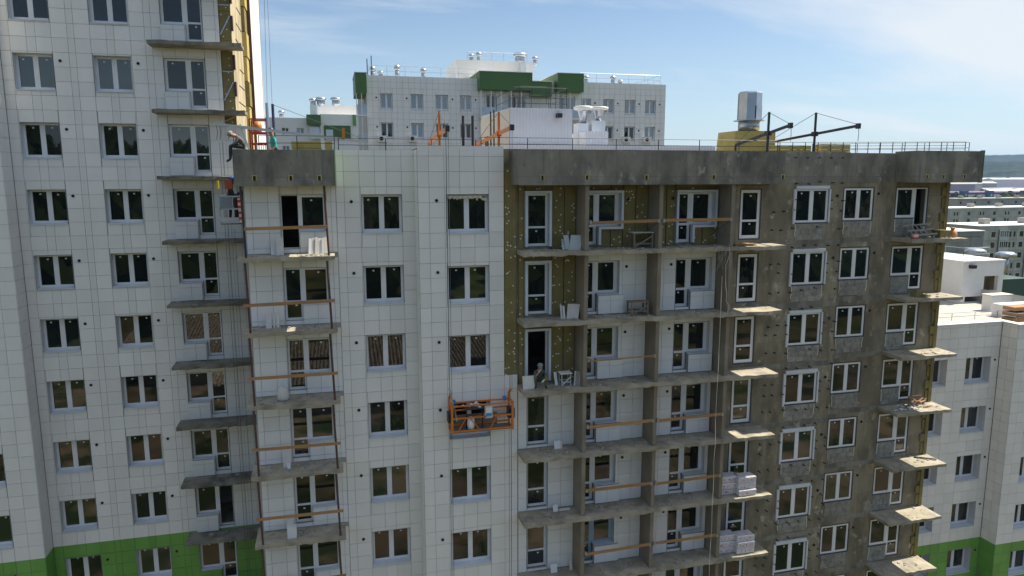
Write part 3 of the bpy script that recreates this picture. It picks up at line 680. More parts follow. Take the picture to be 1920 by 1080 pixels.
# ------------------------------------------------------------------ lower white building at the right
right = thing('apartment_building', 'lower white clad apartment block with green band and flat roof beside the bare concrete block', 'building', (40, 38, GROUND))
CR, CRF = 30.40, 29.45
cl = Cladding(); h1, h2 = [], []
ZTOP = -7.85
for j in range(0, 8):
    t = -9.74-2.8*j
    if t < -28: break
    h1 += [(33.2, 34.86, t-1.45, t), (30.3, 31.94, t-1.45, t)]; h2 += [(36.55, 38.2, t-1.45, t), (39.8, 41.4, t-1.45, t)]
g2 = lambda z: 'green' if z < -20.38 else 'tile'
ZR = zjoints(-20.38+ZT*20, ZTOP, -20.38)+zjoints(-20.38, -20.38, -29.5)[1:]
cl.add([29.5, 30.3, 30.85, 31.4, 31.95, 32.55, 33.2, 33.75, 34.3, 34.86, 35.38], ZR, CR, h1, g2)
cl.add([35.42, 35.95, 36.55, 37.1, 37.65, 38.2, 38.8, 39.4, 39.8, 40.6, 41.4, 42, 42.6, 43.2, 43.8, 44.4], ZR, CRF, h2, g2)
cl.addx([29.47, 29.92, 30.38], ZR, 35.40, -1, g2)
mb = MB(); mb.sheet([(29.5, 35.4, GROUND, ZTOP)], h1, CR+.035, CR+.5); mb.build('wall', 'back', right)
mb = MB(); mb.sheet([(35.43, 44.4, GROUND, ZTOP)], h2, CRF+.035, CRF+.5); mb.quad((35.43, CRF+.5, GROUND), (35.43, CRF+.5, ZTOP), (35.43, CR+.3, ZTOP), (35.43, CR+.3, GROUND))
mb.quad((44.4, CRF+.5, GROUND), (44.4, 50, GROUND), (44.4, 50, ZTOP), (44.4, CRF+.5, ZTOP)); mb.quad((29.5, 50, GROUND), (44.4, 50, GROUND), (44.4, 50, ZTOP), (29.5, 50, ZTOP)); mb.build('wall', 'back', right)
for a, b, c, d in h1: win2(right, a, b, c, d, CR, depth=.42)
for a, b, c, d in h2: win2(right, a, b, c, d, CRF, depth=.42)
for j in range(0, 6):
    t = -9.74-2.8*j; vent(right, 35.12, CR, t-.2)
mb = MB(); mb.box(29.5, 35.6, CR+.35, 50, -9.0, -8.8); mb.box(35.6, 44.3, CRF+.35, 50, -9.0, -8.799); mb.build('roof', 'roofpale', right)
mb = MB(); mb.box(29.45, 35.38, CR-.06, CR+.40, ZTOP, ZTOP+.06); mb.box(35.36, 44.4, CRF-.06, CRF+.40, ZTOP, ZTOP+.061); mb.box(35.36, 35.8, CRF+.4, CR+.4, ZTOP, ZTOP+.06); mb.build('parapet_flashing', 'white', right)
cl.finish(right)

# ------------------------------------------------------------------ apartment blocks behind
def far_window(parent, x0, x1, z0, z1, y, blue=False):
    w, h = x1-x0, z1-z0
    return make_window(parent, x0, y, z0, [(0, w, 0, h)], [(.09, w/2-.08, .12, h-.09), (w/2+.08, w-.09, .12, h-.09)], depth=.22, stick=False, sill=True, glass='glassblue' if blue else 'glass')
def mushroom(name, x, y, z, h, r, label, group, parent=None, m=('galv', 'galv')):
    t = thing(name, label, 'roof vent', (x, y, z), group)
    mb = MB(); mb.lathe((x, y, z), [(r*.72, 0), (r*.72, h*.7)], 12); mb.build('duct', m[0], t, True)
    mb = MB(); mb.lathe((x, y, z), [(r*.75, h*.62), (r, h*.68), (r*1.0, h*.86), (r*.75, h*.97), (r*.3, h)], 12); mb.build('cap', m[1], t, True)
    return t
rear = thing('apartment_building', 'white clad apartment block with dark green roof boxes standing behind the bare roof', 'building', (20, 80, GROUND))
YR0 = 73.1; ZR0 = 9.85
hr = []
WX = [(5.44, 6.62), (8.41, 9.64), (10.89, 12.14), (13.37, 14.51), (26.28, 27.39), (28.77, 29.96), (31.23, 32.44), (33.6, 34.82)]
for j in range(0, 5):
    for a, b in WX: hr.append((a, b, 6.70-2.8*j, 8.16-2.8*j))
HB = [(16.1, 17.0), (18.4, 20.2), (23.8, 25.6)]
for j in range(0, 5):
    for a, b in HB: hr.append((a, b, 6.0-2.8*j, 8.3-2.8*j))
mb = MB(); mb.sheet([(4.1, 35.95, GROUND, ZR0)], hr, YR0+.03, YR0+.4)
mb.quad((4.1, YR0+.03, GROUND), (4.1, YR0+.03, ZR0), (4.1, 92, ZR0), (4.1, 92, GROUND)); mb.quad((35.95, YR0+.03, GROUND), (35.95, 92, GROUND), (35.95, 92, ZR0), (35.95, YR0+.03, ZR0)); mb.build('wall', 'back', rear)
mb = MB(); mb.box(4.1, 35.95, YR0+.4, 92, ZR0-.3, ZR0-.1); mb.build('roof', 'white', rear)
mb = MB()
xj = [4.1+i*.59 for i in range(55)]
for r_ in tile_rects(xj, zjoints(ZR0, ZR0, -12), hr, .02): mb.box(r_[0], r_[1], YR0, YR0+.02, r_[2], r_[3])
mb.build('cladding_tiles', 'tile', rear, kind='stuff')
for n, (a, b, c, d) in enumerate(hr):
    if c > 0: far_window(rear, a, b, c, d, YR0, blue=(n % 3 == 0 or c > 6.5))
for n, (a, b) in enumerate(WX):
    for z in (7.75, 4.95): vent(rear, b+.45 if n not in (0, 1) else a-.4, YR0, z, .09)
def gbox(x0, x1, y0, y1, z0, z1):
    mb = MB(); mb.box(x0, x1, y0, y1, z0, z1); o = mb.build('green_roof_box', 'dgreen', rear)
    mb = MB(); mb.box(x0-.05, x1+.05, y0-.05, y1, z1, z1+.06); mb.build('flashing', 'white', o)
gbox(3.05, 4.12, 72.3, 78, 8.06, 9.95); gbox(15.15, 20.6, 71.9, 80, 8.68, 10.42); gbox(20.61, 22.7, 72.0, 80, 8.15, 9.62); gbox(23.3, 26.12, 71.9, 80, 8.68, 10.50)
for a, b in ((3.1, 4.1), (15.3, 20.5), (23.4, 26.0)):
    for z in (6.0, 3.2, .4):
        mb = MB(); mb.box(a, b, 71.95 if a > 4 else 72.35, YR0-.05, z-.12, z); mb.build('loggia_slab', 'white', rear)
        n = max(2, int((b-a)/.9))
        for i in range(n+1):
            mb = MB(); x = a+(b-a)*i/n; y = 72.0 if a > 4 else 72.4; mb.box(x-.035, x+.035, y, y+.07, z, z+2.6); mb.build('loggia_post', 'white', rear)
        mb = MB(); y = 72.02 if a > 4 else 72.42; mb.box(a+.05, b-.05, y, y+.03, z+.9, z+.98); mb.box(a+.05, b-.05, y+.035, y+.05, z+.05, z+.9); mb.build('loggia_railing', 'galv', rear)
mb = MB(); mb.box(13.7, 22.15, 77, 84, ZR0-.1, 12.25); mb.build('stair_house', 'tile', rear)
mb = MB(); mb.box(20.6, 21.2, 76.4, 77, ZR0, 12.2); mb.build('duct_casing', 'metal', rear)
def railing(name, label, pts, h, posts, mats='steel', rails=2, r=.016, group=None, pr=.018):
    t = thing(name, label, 'railing', tuple(pts[0]), group)
    for a, b in zip(pts, pts[1:]):
        a = Vector(a); b = Vector(b)
        for i in range(rails):
            mb = MB(); z = h*(1-i/rails); mb.tube(a+Vector((0, 0, z)), b+Vector((0, 0, z)), r, n=5); mb.build('rail', mats, t)
        n = max(1, int((b-a).length/posts))
        for i in range(n+1):
            p = a.lerp(b, i/n); mb = MB(); mb.tube(p, p+Vector((0, 0, h)), pr, n=5); mb.build('post', mats, t)
    return t
railing('roof_railing', 'thin grey railing along the roof edge of the rear white block', [(4.4, 73.6, ZR0), (15.1, 73.6, ZR0)], 1.0, 1.6, 'galv', r=.022)
railing('roof_railing', 'thin grey railing right of the dark green roof boxes', [(26.3, 73.6, ZR0), (35.5, 73.6, ZR0), (35.5, 80, ZR0)], 1.0, 1.6, 'galv', r=.022)
railing('roof_railing', 'thin railing on top of the stair house behind the green roof box', [(15.0, 77.2, 12.25), (21.5, 77.2, 12.25)], .9, 1.3, 'galv', r=.022)
for i, (u, v, h) in enumerate([(699, 145, 1.0), (714, 145, .6), (745, 145, 1.25), (794, 146, 1.0), (1099, 153, .85), (1149, 154, .9), (1163, 155, .5)]):
    p = PY(u, v, 75.0); mushroom('roof_vent', p.x, 75.0, ZR0-.1, h+.2, .32, 'small round steel vent cap on the rear white roof', 'steel vent caps on the rear roof')
for u, h in ((884, 1.2), (898, 1.5), (1003, 1.2)):
    p = PY(u, 125, 79); mushroom('roof_vent', p.x, 79, 12.25, h*.8, .32, 'round steel vent cap on the rear stair house', 'steel vent caps on the stair house')
p = PY(975, 125, 79); mushroom('fan_outlet', p.x, 79, 12.25, 1.3, .75, 'wide steel fan outlet on the rear stair house roof', None, m=('galv', 'galv'))
mb = MB()
for u in (689, 697):
    p = PY(u, 145, 74.2); mb2 = MB(); mb2.tube((p.x, 74.2, ZR0-.1), (p.x, 74.2, ZR0+1.7+.3*(u > 690)), .05, n=6); single(mb2, 'antenna_mast', 'steel', 'thin antenna mast %s at the left corner of the rear roof' % ('taller of two' if u > 690 else 'shorter of two'), 'mast')
for i, (u, v) in enumerate(((1175, 262), (1214, 262), (717, 260), (775, 260))):
    p = PY(u, v, YR0-.3); t = thing('air_conditioner', ['white air conditioner with a dark fan hole below the rear windows', 'plain white air conditioner at the right edge of the rear block', 'white air conditioner below the left corner window of the rear block', 'white air conditioner with a cable left of the orange mast'][i], 'air conditioner', tuple(p))
    mb = MB(); mb.box(p.x-.42, p.x+.42, YR0-.42, YR0-.04, p.z-.3, p.z+.3); mb.build('casing', 'white', t)
    mb = MB(); mb.tube((p.x-.1, YR0-.425, p.z), (p.x-.1, YR0-.44, p.z), .2, n=14); mb.build('fan_grille', 'void', t)

rear2 = thing('apartment_building', 'distant grey white apartment block with green panels seen beside the tall block', 'building', (-2, 128, GROUND))
Y2 = 120.0
q = lambda u, v: PY(u, v, Y2)
h2_ = []
x0 = q(470, 230).x; x1 = q(600, 230).x; x2 = q(690, 230).x
for (ua, ub) in ((528, 541), (556, 570)):
    a, b = q(ua, 240).x, q(ub, 240).x
    for j in range(0, 3): h2_.append((a, b, q(560, 253).z-2.8*j, q(560, 240).z-2.8*j))
zt = q(560, 221).z; zt2 = q(620, 215).z
mb = MB(); mb.sheet([(x0, x1, GROUND, zt)], h2_, Y2, Y2+.4); mb.build('wall', 'tile', rear2)
mb = MB(); mb.box(x1+.02, x2, Y2-.8, 132, GROUND, zt2); mb.build('wall', 'tile', rear2)
mb = MB(); mb.box(x0, x1, Y2+.4, 132, zt-.4, zt-.2); mb.build('roof', 'white', rear2)
for n, h in enumerate(h2_): far_window(rear2, *h, Y2, blue=n % 2 == 1)
def r2box(ua, ub, va, vb, m, nm, dy=.9, dd=3):
    a = PY(ua, va, Y2-dy); b = PY(ub, vb, Y2-dy); mb = MB(); mb.box(a.x, b.x, Y2-dy, Y2-dy+dd, b.z, a.z); mb.build(nm, m, rear2)
r2box(574, 602, 214.5, 234, 'dgreen', 'green_panel', 1.2); r2box(607, 658, 235, 262, 'dgreen', 'green_panel', .95, .6); r2box(661, 668, 215, 235, 'green', 'green_panel', 1.0)
r2box(580, 600, 238, 260, 'metal', 'loggia_glazing', .9, .3); r2box(611, 625, 243, 262, 'metal', 'loggia_glazing', 1.0, .3)
a = PY(595, 196, 124); b = PY(690, 222, 124); mb = MB(); mb.box(a.x, b.x, 124, 130, b.z-2, a.z); mb.build('stair_house', 'tile', rear2)
a = PY(581, 197, 122); b = PY(595, 222, 122); mb = MB(); mb.box(a.x, b.x, 122, 126, b.z-2, a.z); mb.build('duct_casing', 'metal', rear2)
for i, (u, v, r_) in enumerate(((528, 221, .5), (587, 198, .6), (602, 196, .9), (630, 196, .9))):
    p = PY(u, v, 124.5); mushroom('roof_vent', p.x, 124.5, p.z-.3, 1.5, r_, 'steel vent cap on the roof of the distant grey block', 'vent caps on the distant grey block')

# ------------------------------------------------------------------ things on the bare roof
RZ = 0.12
def corr_box(t, x0, x1, y0, y1, z0, z1, zb=None, pitch=.16, m='corr', name='wall'):
    """box of profiled sheet with ribs on its front"""
    zb = z1 if zb is None else zb
    mb = MB(); mb.hexa([(x0, y0, z0), (x1, y0, z0), (x1, y1, z0), (x0, y1, z0), (x0, y0, z1), (x1, y0, z1), (x1, y1, zb), (x0, y1, zb)]); o = mb.build(name, m, t)
    mb = MB(); n = int((x1-x0)/pitch)
    for i in range(n): mb.hexa([(x0+(i+.2)*pitch, y0-.009, z0), (x0+(i+.6)*pitch, y0-.009, z0), (x0+(i+.8)*pitch, y0, z0), (x0+i*pitch, y0, z0), (x0+(i+.2)*pitch, y0-.009, z1+.02), (x0+(i+.6)*pitch, y0-.009, z1+.02), (x0+(i+.8)*pitch, y0, z1+.02), (x0+i*pitch, y0, z1+.02)])
    mb.build('sheet_ribs', m, t, kind='stuff'); return o
pent = thing('roof_house', 'white profiled sheet roof house with a plain left side on the bare concrete roof', 'roof house', (10.2, 37, RZ))
corr_box(pent, 8.63, 11.78, 34.0, 40.6, RZ, 3.27, 3.42)
mb = MB(); mb.box(8.60, 8.625, 34.02, 40.6, RZ, 3.24); mb.build('side_panel', 'plaster_w', pent)
p = PX(913, 250, 8.6); mb = MB(); mb.box(8.57, 8.6, p.y-.4, p.y+.4, RZ, 2.2); mb.build('door', 'rust', pent)
p = PY(1047, 217, 33.9); mb = MB(); mb.box(p.x-.12, p.x+.12, 33.62, 33.97, p.z-.1, p.z+.1); mb.build('lamp', 'steel', pent)
railing('stair_railing', 'dark stair railing standing on top of the white roof house', [(8.9, 34.4, 3.3), (11.6, 34.4, 3.3), (11.6, 37, 3.3)], 1.0, .75, 'steel', rails=4, r=.014)
railing('stair_railing', 'dark sloping handrail at the back of the roof house top', [(8.9, 38, 3.3), (10.2, 38, 3.9), (11.7, 38, 3.9)], .9, .8, 'steel', rails=2, r=.014)
low = thing('roof_duct_housing', 'long low white profiled housing behind the roof railing', 'duct housing', (12, 34, RZ))
corr_box(low, 8.1, 17.2, 32.6, 33.6, RZ, 1.46)
low = thing('roof_duct_housing', 'bluish low profiled housing left of the wool clad shaft', 'duct housing', (17, 32, RZ))
corr_box(low, 14.6, 17.9, 31.0, 32.0, RZ, 1.40)
low = thing('roof_duct_housing', 'white ribbed box carrying the two fan outlets', 'duct housing', (13, 34, RZ))
a = PY(1100, 246, 33.8); b = PY(1142, 246, 33.8); corr_box(low, a.x, b.x, 33.9, 36.5, RZ, a.z)
for i, (u0_, u1_, vt, vb, vc) in enumerate(((1084, 1103, 231, 250, 200), (1110, 1135, 226, 246, 201))):
    yy = 35.0; a = PY(u0_, vt, yy); b = PY(u1_, vb, yy); c = PY((u0_+u1_)/2, vc, yy+.4)
    t = thing('fan_outlet', ['white fan outlet with a wide flat cap, on a greenish casing', 'white fan outlet with a wide flat cap, on a pale blue casing'][i], 'roof vent', (c.x, yy+.4, RZ))
    mb = MB(); mb.box(a.x, b.x, yy, yy+.7, RZ, a.z); mb.build('casing', 'metal', t)
    hgt = c.z-a.z; mb = MB(); mb.lathe((c.x, yy+.4, a.z), [(.16, 0), (.17, hgt*.25), (.27, hgt*.7), (.40, hgt*.82)], 16); mb.build('neck', 'galv', t, True)
    mb = MB(); mb.lathe((c.x, yy+.4, a.z), [(.36, hgt*.78), (.48, hgt*.83), (.50, hgt*.98), (.40, hgt*1.02)], 16); mb.build('cap', 'white', t, True)
# steel ventilation shaft on a wool clad base
t = thing('ventilation_shaft', 'tall shiny faceted steel ventilation cowl above a wool clad base', 'ventilation shaft', (20, 31.5, RZ))
mb = MB(); mb.hexa([(18.75, 31, RZ), (21.15, 31, RZ), (21.15, 32.6, RZ), (18.75, 32.6, RZ), (18.95, 31.02, 2.16), (21.10, 31.02, 2.18), (21.1, 32.6, 2.18), (18.95, 32.6, 2.16)]); mb.build('base', 'woolfresh', t)
mb = MB(); mb.lathe((20.0, 31.6, 2.17), [(.50, 0), (.50, .55)], 20); mb.build('duct', 'galv', t, True)
mb = MB(); mb.lathe((20.0, 31.6, 2.17), [(.72, .50), (.72, .53)], 20); mb.build('collar', 'galv', t)
mb = MB(); mb.lathe((20.0, 31.6, 2.17), [(.58, .54), (.57, 1.80), (.53, 1.87)], 8); mb.build('cowl', 'galv', t)
mb = MB(); mb.box(19.95, 19.99, 31.0, 31.04, 2.74, 3.35); mb.box(20.56, 20.62, 31.5, 31.56, 2.75, 3.4); mb.build('cowl_slot', 'steel', t)
# outrigger beams
def crane(label, x, ytip, ztip, yrear, zrear, ymast, ztop, m, w=.09):
    t = thing('outrigger_beam', label, 'outrigger', (x, ymast, RZ))
    mb = MB(); mb.beam((x, yrear, zrear), (x, ytip, ztip), w, w*1.25); mb.build('arm', m, t)
    mb = MB(); mb.beam((x, ymast, RZ), (x+.01, ymast, ztop), w*.9, w*.9); mb.build('mast', m, t)
    mb = MB(); mb.box(x-w, x+w, ymast-.14, ymast+.14, ztip+(zrear-ztip)*(ymast-ytip)/(yrear-ytip)-.1, ztip+(zrear-ztip)*(ymast-ytip)/(yrear-ytip)+.1); mb.build('clamp', m, t)
    mb = MB(); mb.box(x-w*.8, x+w*.8, ytip-.12, ytip+.05, ztip-.12, ztip+.1); mb.build('end_pulley', 'steel', t)
    mb = MB(); mb.tube((x, ytip, ztip+.06), (x, ymast, ztop-.02), .012, n=5); mb.tube((x, ymast, ztop-.02), (x, yrear, zrear+.05), .012, n=5); mb.build('stay_rope', 'rope', t)
    mb = MB(); mb.beam((x-.02, yrear, RZ), (x-.02, yrear, zrear), w*.8, w*.8); mb.beam((x-.4, yrear, RZ+.06), (x+.4, yrear, RZ+.06), .1, .1); mb.box(x-.3, x+.3, yrear-.2, yrear+.2, RZ, RZ+.3); mb.build('rear_stand', m, t)
    mb = MB(); mb.beam((x-.35, ymast, RZ+.04), (x+.35, ymast, RZ+.04), .1, .08); mb.build('foot', m, t)
crane('orange outrigger beam on the roof above the hanging cradle, left of two black poles', 4.42, 26.95, 1.80, 31.7, 1.52, 28.9, 2.60, 'orange', .10)
crane('orange outrigger beam with a tall mast in front of the white roof house', 6.90, 26.95, 1.88, 34.0, 1.50, 29.1, 2.64, 'orange', .10)
def crane_px(label, tip, rear_, mast, ytip, m, w):
    a = PY(*tip, ytip); x = a.x
    rr = PX(*rear_, x); mm = PX(*mast, x)
    crane(label, x, ytip, a.z, rr.y, rr.z, mm.y, mm.z, m, w)
crane_px('dark steel outrigger beam crossing in front of the wool clad shaft base', (1481, 235), (1380, 272), (1442, 210), 26.0, 'steel', .085)
crane_px('dark steel outrigger beam with a long arm right of the steel shaft', (1608, 236), (1440, 268), (1530, 211), 26.0, 'steel', .085)
for i, u in enumerate((1481, 1608)):
    a = PY(u, 236, 25.95)
    for dx in (.05,):
        mb = MB(); mb.path([(a.x+dx, 25.93, a.z-.08), (a.x+dx*1.3, 25.93, a.z-.35), (a.x+dx, 25.93, a.z-.62)], .012)
        single(mb, 'hanging_chain', 'rope', 'short loose chain hanging from the dark outrigger tip %s the steel shaft' % ('nearer to' if i == 0 else 'farther from'), 'chain')
# black poles behind the parapet
for u, v0, v1, yy, l in ((868, 217, 275, 28.6, 'black pole on the white roof edge, nearer the orange mast'), (886, 217, 275, 28.6, 'black pole on the white roof edge, nearer the roof house'), (920, 209, 268, 33, 'thin black pole in front of the plain roof house side'), (926, 206, 255, 33, 'thin black bracketed pole beside the roof house door'), (500, 193, 282, 30.2, 'grey round mast on the roof beside the red hoist cage'), (511, 195, 282, 30.6, 'navy blue round mast on the roof beside the red hoist cage')):
    a = PY(u, v0, yy); b = PY(u, v1, yy); mb = MB(); mb.tube((a.x, yy, min(b.z, RZ)), (a.x, yy, a.z), .035 if yy > 32 else .055, n=8)
    single(mb, 'roof_pole', 'galv' if u == 500 else ('navy' if u == 511 else 'steel'), l, 'pole')
# roof railings
railing('roof_railing', 'thin black railing along the middle of the bare concrete roof edge', [(6.0, 28.3, 1.05), (19.4, 28.3, 1.05)], .52, 1.9, 'steel', rails=2, r=.013)
railing('roof_railing', 'thin black railing above the white clad part of the roof edge', [(.5, 28.9, 1.0), (5.9, 28.9, 1.0)], .5, 1.5, 'steel', rails=2, r=.012)
railing('roof_railing', 'thin black railing above the left dark parapet', [(-2.4, 28.8, .75), (.35, 28.8, .75)], .82, 1.3, 'steel', rails=3, r=.012)
railing('roof_railing', 'black railing with closely set posts near the right end of the roof', [(19.6, 29.4, 1.05), (29.5, 28.2, 1.12)], .50, .62, 'steel', rails=3, r=.012)
railing('roof_railing', 'second black railing further back near the right end of the roof', [(23.5, 31.4, 1.10), (31.2, 29.6, 1.15)], .52, 1.0, 'steel', rails=2, r=.012)
# stacks of mineral wool on the roof
def woolstack(label, u0_, u1_, v0, yy, d=.6, n=3):
    a = PY(u0_, v0, yy); b = PY(u1_, v0, yy); t = thing('wool_stack', label, 'insulation stack', ((a.x+b.x)/2, yy, RZ)); h = (a.z-RZ)/n
    for i in range(n):
        mb = MB(); o = random.uniform(-.04, .04); mb.box(a.x+o, b.x+o, yy, yy+d, RZ+h*i+.006, RZ+h*(i+1)-.006); mb.build('wool_slab', 'woolfresh', t)
woolstack('long yellow stack of mineral wool slabs behind the left parapet', 546, 602, 265, 29.6, n=5)
woolstack('torn yellow mineral wool bale beside the long wool stack', 607, 621, 265, 29.7, n=3)
woolstack('low flat mineral wool stack right of the wool clad shaft', 1458, 1520, 272, 29.8, n=4)
woolstack('mineral wool stack under a trestle frame near the right railing', 1541, 1595, 270, 29.8, n=4)
# red hoist cage
t = thing('hoist_cage', 'red painted steel hoist cage standing behind the left parapet', 'hoist cage', (-1.9, 32, RZ))
A = PY(467, 223, 32.0); B = PY(499, 223, 32.0); xa, xb, ztp = A.x, B.x, A.z
for x in (xa, xb):
    for y in (32.0, 32.9): mb = MB(); mb.beam((x, y, RZ), (x, y, ztp), .06, .06); mb.build('post', 'red', t)
for z in (ztp, ztp-.55, ztp-1.0, RZ+.75):
    for y in (32.0, 32.9): mb = MB(); mb.beam((xa, y, z), (xb, y, z), .05, .06); mb.build('rail', 'red', t)
for i in range(1, 8): mb = MB(); x = xa+(xb-xa)*i/8; mb.beam((x, 32.0, RZ+.75), (x, 32.0, ztp-.98), .025, .025); mb.build('bar', 'red' if i % 3 else 'white', t)
mb = MB(); mb.box(xa+.1, xb-.1, 32.1, 32.8, RZ, RZ+.75); mb.build('winch_casing', 'red', t)
mb = MB(); mb.lathe((xa+.3, 32.2, ztp-.5), [(.16, 0), (.18, .25), (.1, .42)], 10); mb.build('motor', 'orange', t, True)
# long grey cradle beam with prop
t = thing('outrigger_beam', 'long pale grey pipe beam slanting out over the left end of the roof', 'outrigger', (-1, 29.2, RZ))
a = PY(402, 232, 29.0); b = PY(690, 267, 29.4)
mb = MB(); mb.beam(a, b, .085, .10); mb.build('arm', 'palegrey', t)
mb = MB(); mb.beam(PY(450, 233, 29.1), PY(468, 284, 29.1), .07, .07); mb.build('prop', 'palegreen', t)
for du in (4, 10):
    c = PY(402+du, 236, 29.0); mb = MB(); mb.path([c, c+Vector((.02, 0, -.25)), c+Vector((-.02, 0, -.5))], .012); mb.build('chain', 'rope', t)
mb = MB(); mb.tube(a+Vector((.3, 0, .05)), PY(470, 205, 29.2), .010, n=5); mb.build('stay_rope', 'rope', t)
mb = MB(); mb.tube(PY(511, 196, 30.6), PY(690, 264, 29.4), .009, n=5); single(mb, 'stay_rope', 'rope', 'dark stay rope running from the navy mast down to the roof', 'rope')
mb = MB(); mb.beam(PY(644, 262, 29.0), PY(644, 240, 29.0), .10, .12); single(mb, 'orange_post', 'orange', 'short orange steel post at the end of the pale grey beam', 'post')

# ------------------------------------------------------------------ hanging cradles
def rope(pts, label, r=.009, m='rope', group=None):
    mb = MB(); mb.path(pts, r, 5); return single(mb, 'rope', m, label, 'rope', group)
t = thing('suspended_cradle', 'orange suspended work cradle with blue clamps hanging on the white clad wall', 'cradle', (5.6, 27.1, -10.0))
cx0, cx1, cy0, cy1, cz0 = 4.42, 6.88, 26.80, 27.42, -9.98
H1, H2 = 1.08, 1.02
for x in (cx0, cx1):
    for y in (cy0, cy1): mb = MB(); mb.beam((x, y, cz0-.05), (x, y, cz0+(1.30 if y == cy1 else 1.12)), .085, .085); mb.build('end_post', 'orange', t)
    for z in (0, .5, 1.08): mb = MB(); mb.beam((x, cy0, cz0+z), (x, cy1, cz0+z), .05, .06); mb.build('end_rail', 'orange', t)
    mb = MB(); mb.beam((x, cy1, cz0+1.28), (x, cy0+.3, cz0+1.52), .06, .07); mb.build('stirrup', 'orange', t)
    mb = MB(); mb.box(x-.13, x+.13, cy0+.15, cy1-.1, cz0+.35, cz0+.75); mb.build('winch', 'steel', t)
for y, zs in ((cy0, (0.03, .56, 1.06)), (cy1, (.1, .40, .70, 1.02))):
    for z in zs: mb = MB(); mb.beam((cx0, y, cz0+z), (cx1, y, cz0+z), .05, .055); mb.build('rail', 'orange', t)
for xa, xb in ((.25, .55), (1.1, .72), (1.55, 1.8)):
    mb = MB(); mb.beam((cx0+xa, cy0, cz0+.05), (cx0+xb, cy0, cz0+.55), .03, .03); mb.build('brace', 'orange', t)
mb = MB(); mb.box(cx0+.03, cx1-.03, cy0+.02, cy1-.02, cz0-.04, cz0+.01); mb.build('deck', 'oldwood', t)
mb = MB(); mb.box(cx0+.1, cx1-.5, cy1-.01, cy1+.02, cz0-.02, cz0+.5); mb.build('toe_board', 'oldwood', t)
for x in (cx0+.17, cx1-.18): mb = MB(); mb.box(x-.07, x+.07, cy1-.06, cy1+.05, cz0+.98, cz0+1.14); mb.build('clamp', 'blue', t)
for i, (u, v, w, h, m, nm, lb) in enumerate(((916, 772, .28, .42, 'palegrey', 'control_box', 'grey control box with a white sheet hanging on the orange cradle rail'),)):
    p = PY(u, v, cy0-.09); c = thing(nm, lb, 'control box', (p.x, cy0-.08, p.z-.2))
    mb = MB(); mb.box(p.x-.15, p.x+.15, cy0-.16, cy0-.03, p.z-.24, p.z+.24); mb.build('casing', 'palegrey', c)
    mb = MB(); mb.box(p.x-.11, p.x+.11, cy0-.166, cy0-.161, p.z-.02, p.z+.20); mb.build('paper_sheet', 'white', c)
    mb = MB(); mb.box(p.x-.11, p.x+.11, cy0-.166, cy0-.161, p.z-.14, p.z-.04); mb.build('blue_label', 'blue', c)
    mb = MB(); mb.tube((p.x-.13, cy0-.16, p.z-.15), (p.x-.13, cy0-.19, p.z-.15), .03, n=8); mb.build('stop_button', 'red', c)
mb = MB(); mb.beam(PY(842, 727, 27.0), PY(857, 790, 26.78), .035, .06); single(mb, 'metal_rail', 'galv', 'pale metal strip leaning in the left corner of the orange cradle', 'metal strip')
rng = random.Random(3)
t = thing('rubble_bag', 'crumpled white sack with tile scraps lying in the orange cradle', 'sack', (5.3, 27.1, cz0))
for i in range(9):
    mb = MB(); x = 5.0+rng.uniform(0, .7); y = 26.95+rng.uniform(0, .35); z = cz0+.9+rng.uniform(-.03, .1)
    mb.beam((x, y, z), (x+rng.uniform(-.14, .14), y+rng.uniform(-.1, .1), z+rng.uniform(-.02, .06)), .09, .03); mb.build('scrap', 'white', t)
mb = MB(); mb.box(5.0, 5.75, 26.9, 27.35, cz0+.84, cz0+.88); mb.build('tray', 'steel', t)
for x in (5.05, 5.7): mb = MB(); mb.beam((x, 27.1, cz0), (x, 27.1, cz0+.85), .05, .05); mb.build('tray_leg', 'steel', t)
mb = MB(); mb.lathe((5.2, 26.95, cz0+.05), [(.13, 0), (.16, .2), (.14, .42), (.05, .5)], 10); mb.build('sack', 'white', t, True)
for x, n in ((cx0, 'left'), (cx1, 'right')):
    for dx in (-.045, .05):
        rope([(x+dx, 26.98, 1.8), (x+dx, 27.08, cz0+1.4)], 'steel rope pair holding the %s end of the orange cradle' % n, group='cradle suspension ropes '+n)
        rope([(x+dx, 27.2, cz0+.2), (x+dx*.8, 27.3, GROUND)], 'loose steel rope pair hanging below the %s end of the orange cradle' % n, group='loose cradle ropes '+n)
# second cradle at the left end, seen from its end
t = thing('suspended_cradle', 'grey suspended work cradle with a red and white striped end beside the left parapet', 'cradle', (-3.6, 30, -1.75))
lx0, lx1, ly0, ly1, lz = -3.98, -3.22, 29.3, 32.3, -1.72
for x in (lx0, lx1):
    for y in (ly0, 30.8, ly1): mb = MB(); mb.beam((x, y, lz), (x, y, lz+1.05), .05, .05); mb.build('post', 'galv', t)
    for z in (.05, .55, 1.02): mb = MB(); mb.beam((x, ly0, lz+z), (x, ly1, lz+z), .045, .05); mb.build('rail', 'galv', t)
for y in (ly0, ly1):
    for z in (.05, .55, 1.02): mb = MB(); mb.beam((lx0, y, lz+z), (lx1, y, lz+z), .05, .06); mb.build('end_rail', 'galv', t)
mb = MB(); mb.box(lx0+.02, lx0+.46, ly0-.03, ly0-.005, lz+.56, lz+1.0); mb.build('end_panel', 'bluegrey', t)
mb = MB(); mb.box(lx0, lx1, ly0, ly1, lz-.05, lz); mb.build('deck', 'oldwood', t)
mb = MB(); mb.box(lx0+.02, lx1-.1, ly0-.02, ly0, lz, lz+.22); mb.build('toe_board', 'palegrey', t)
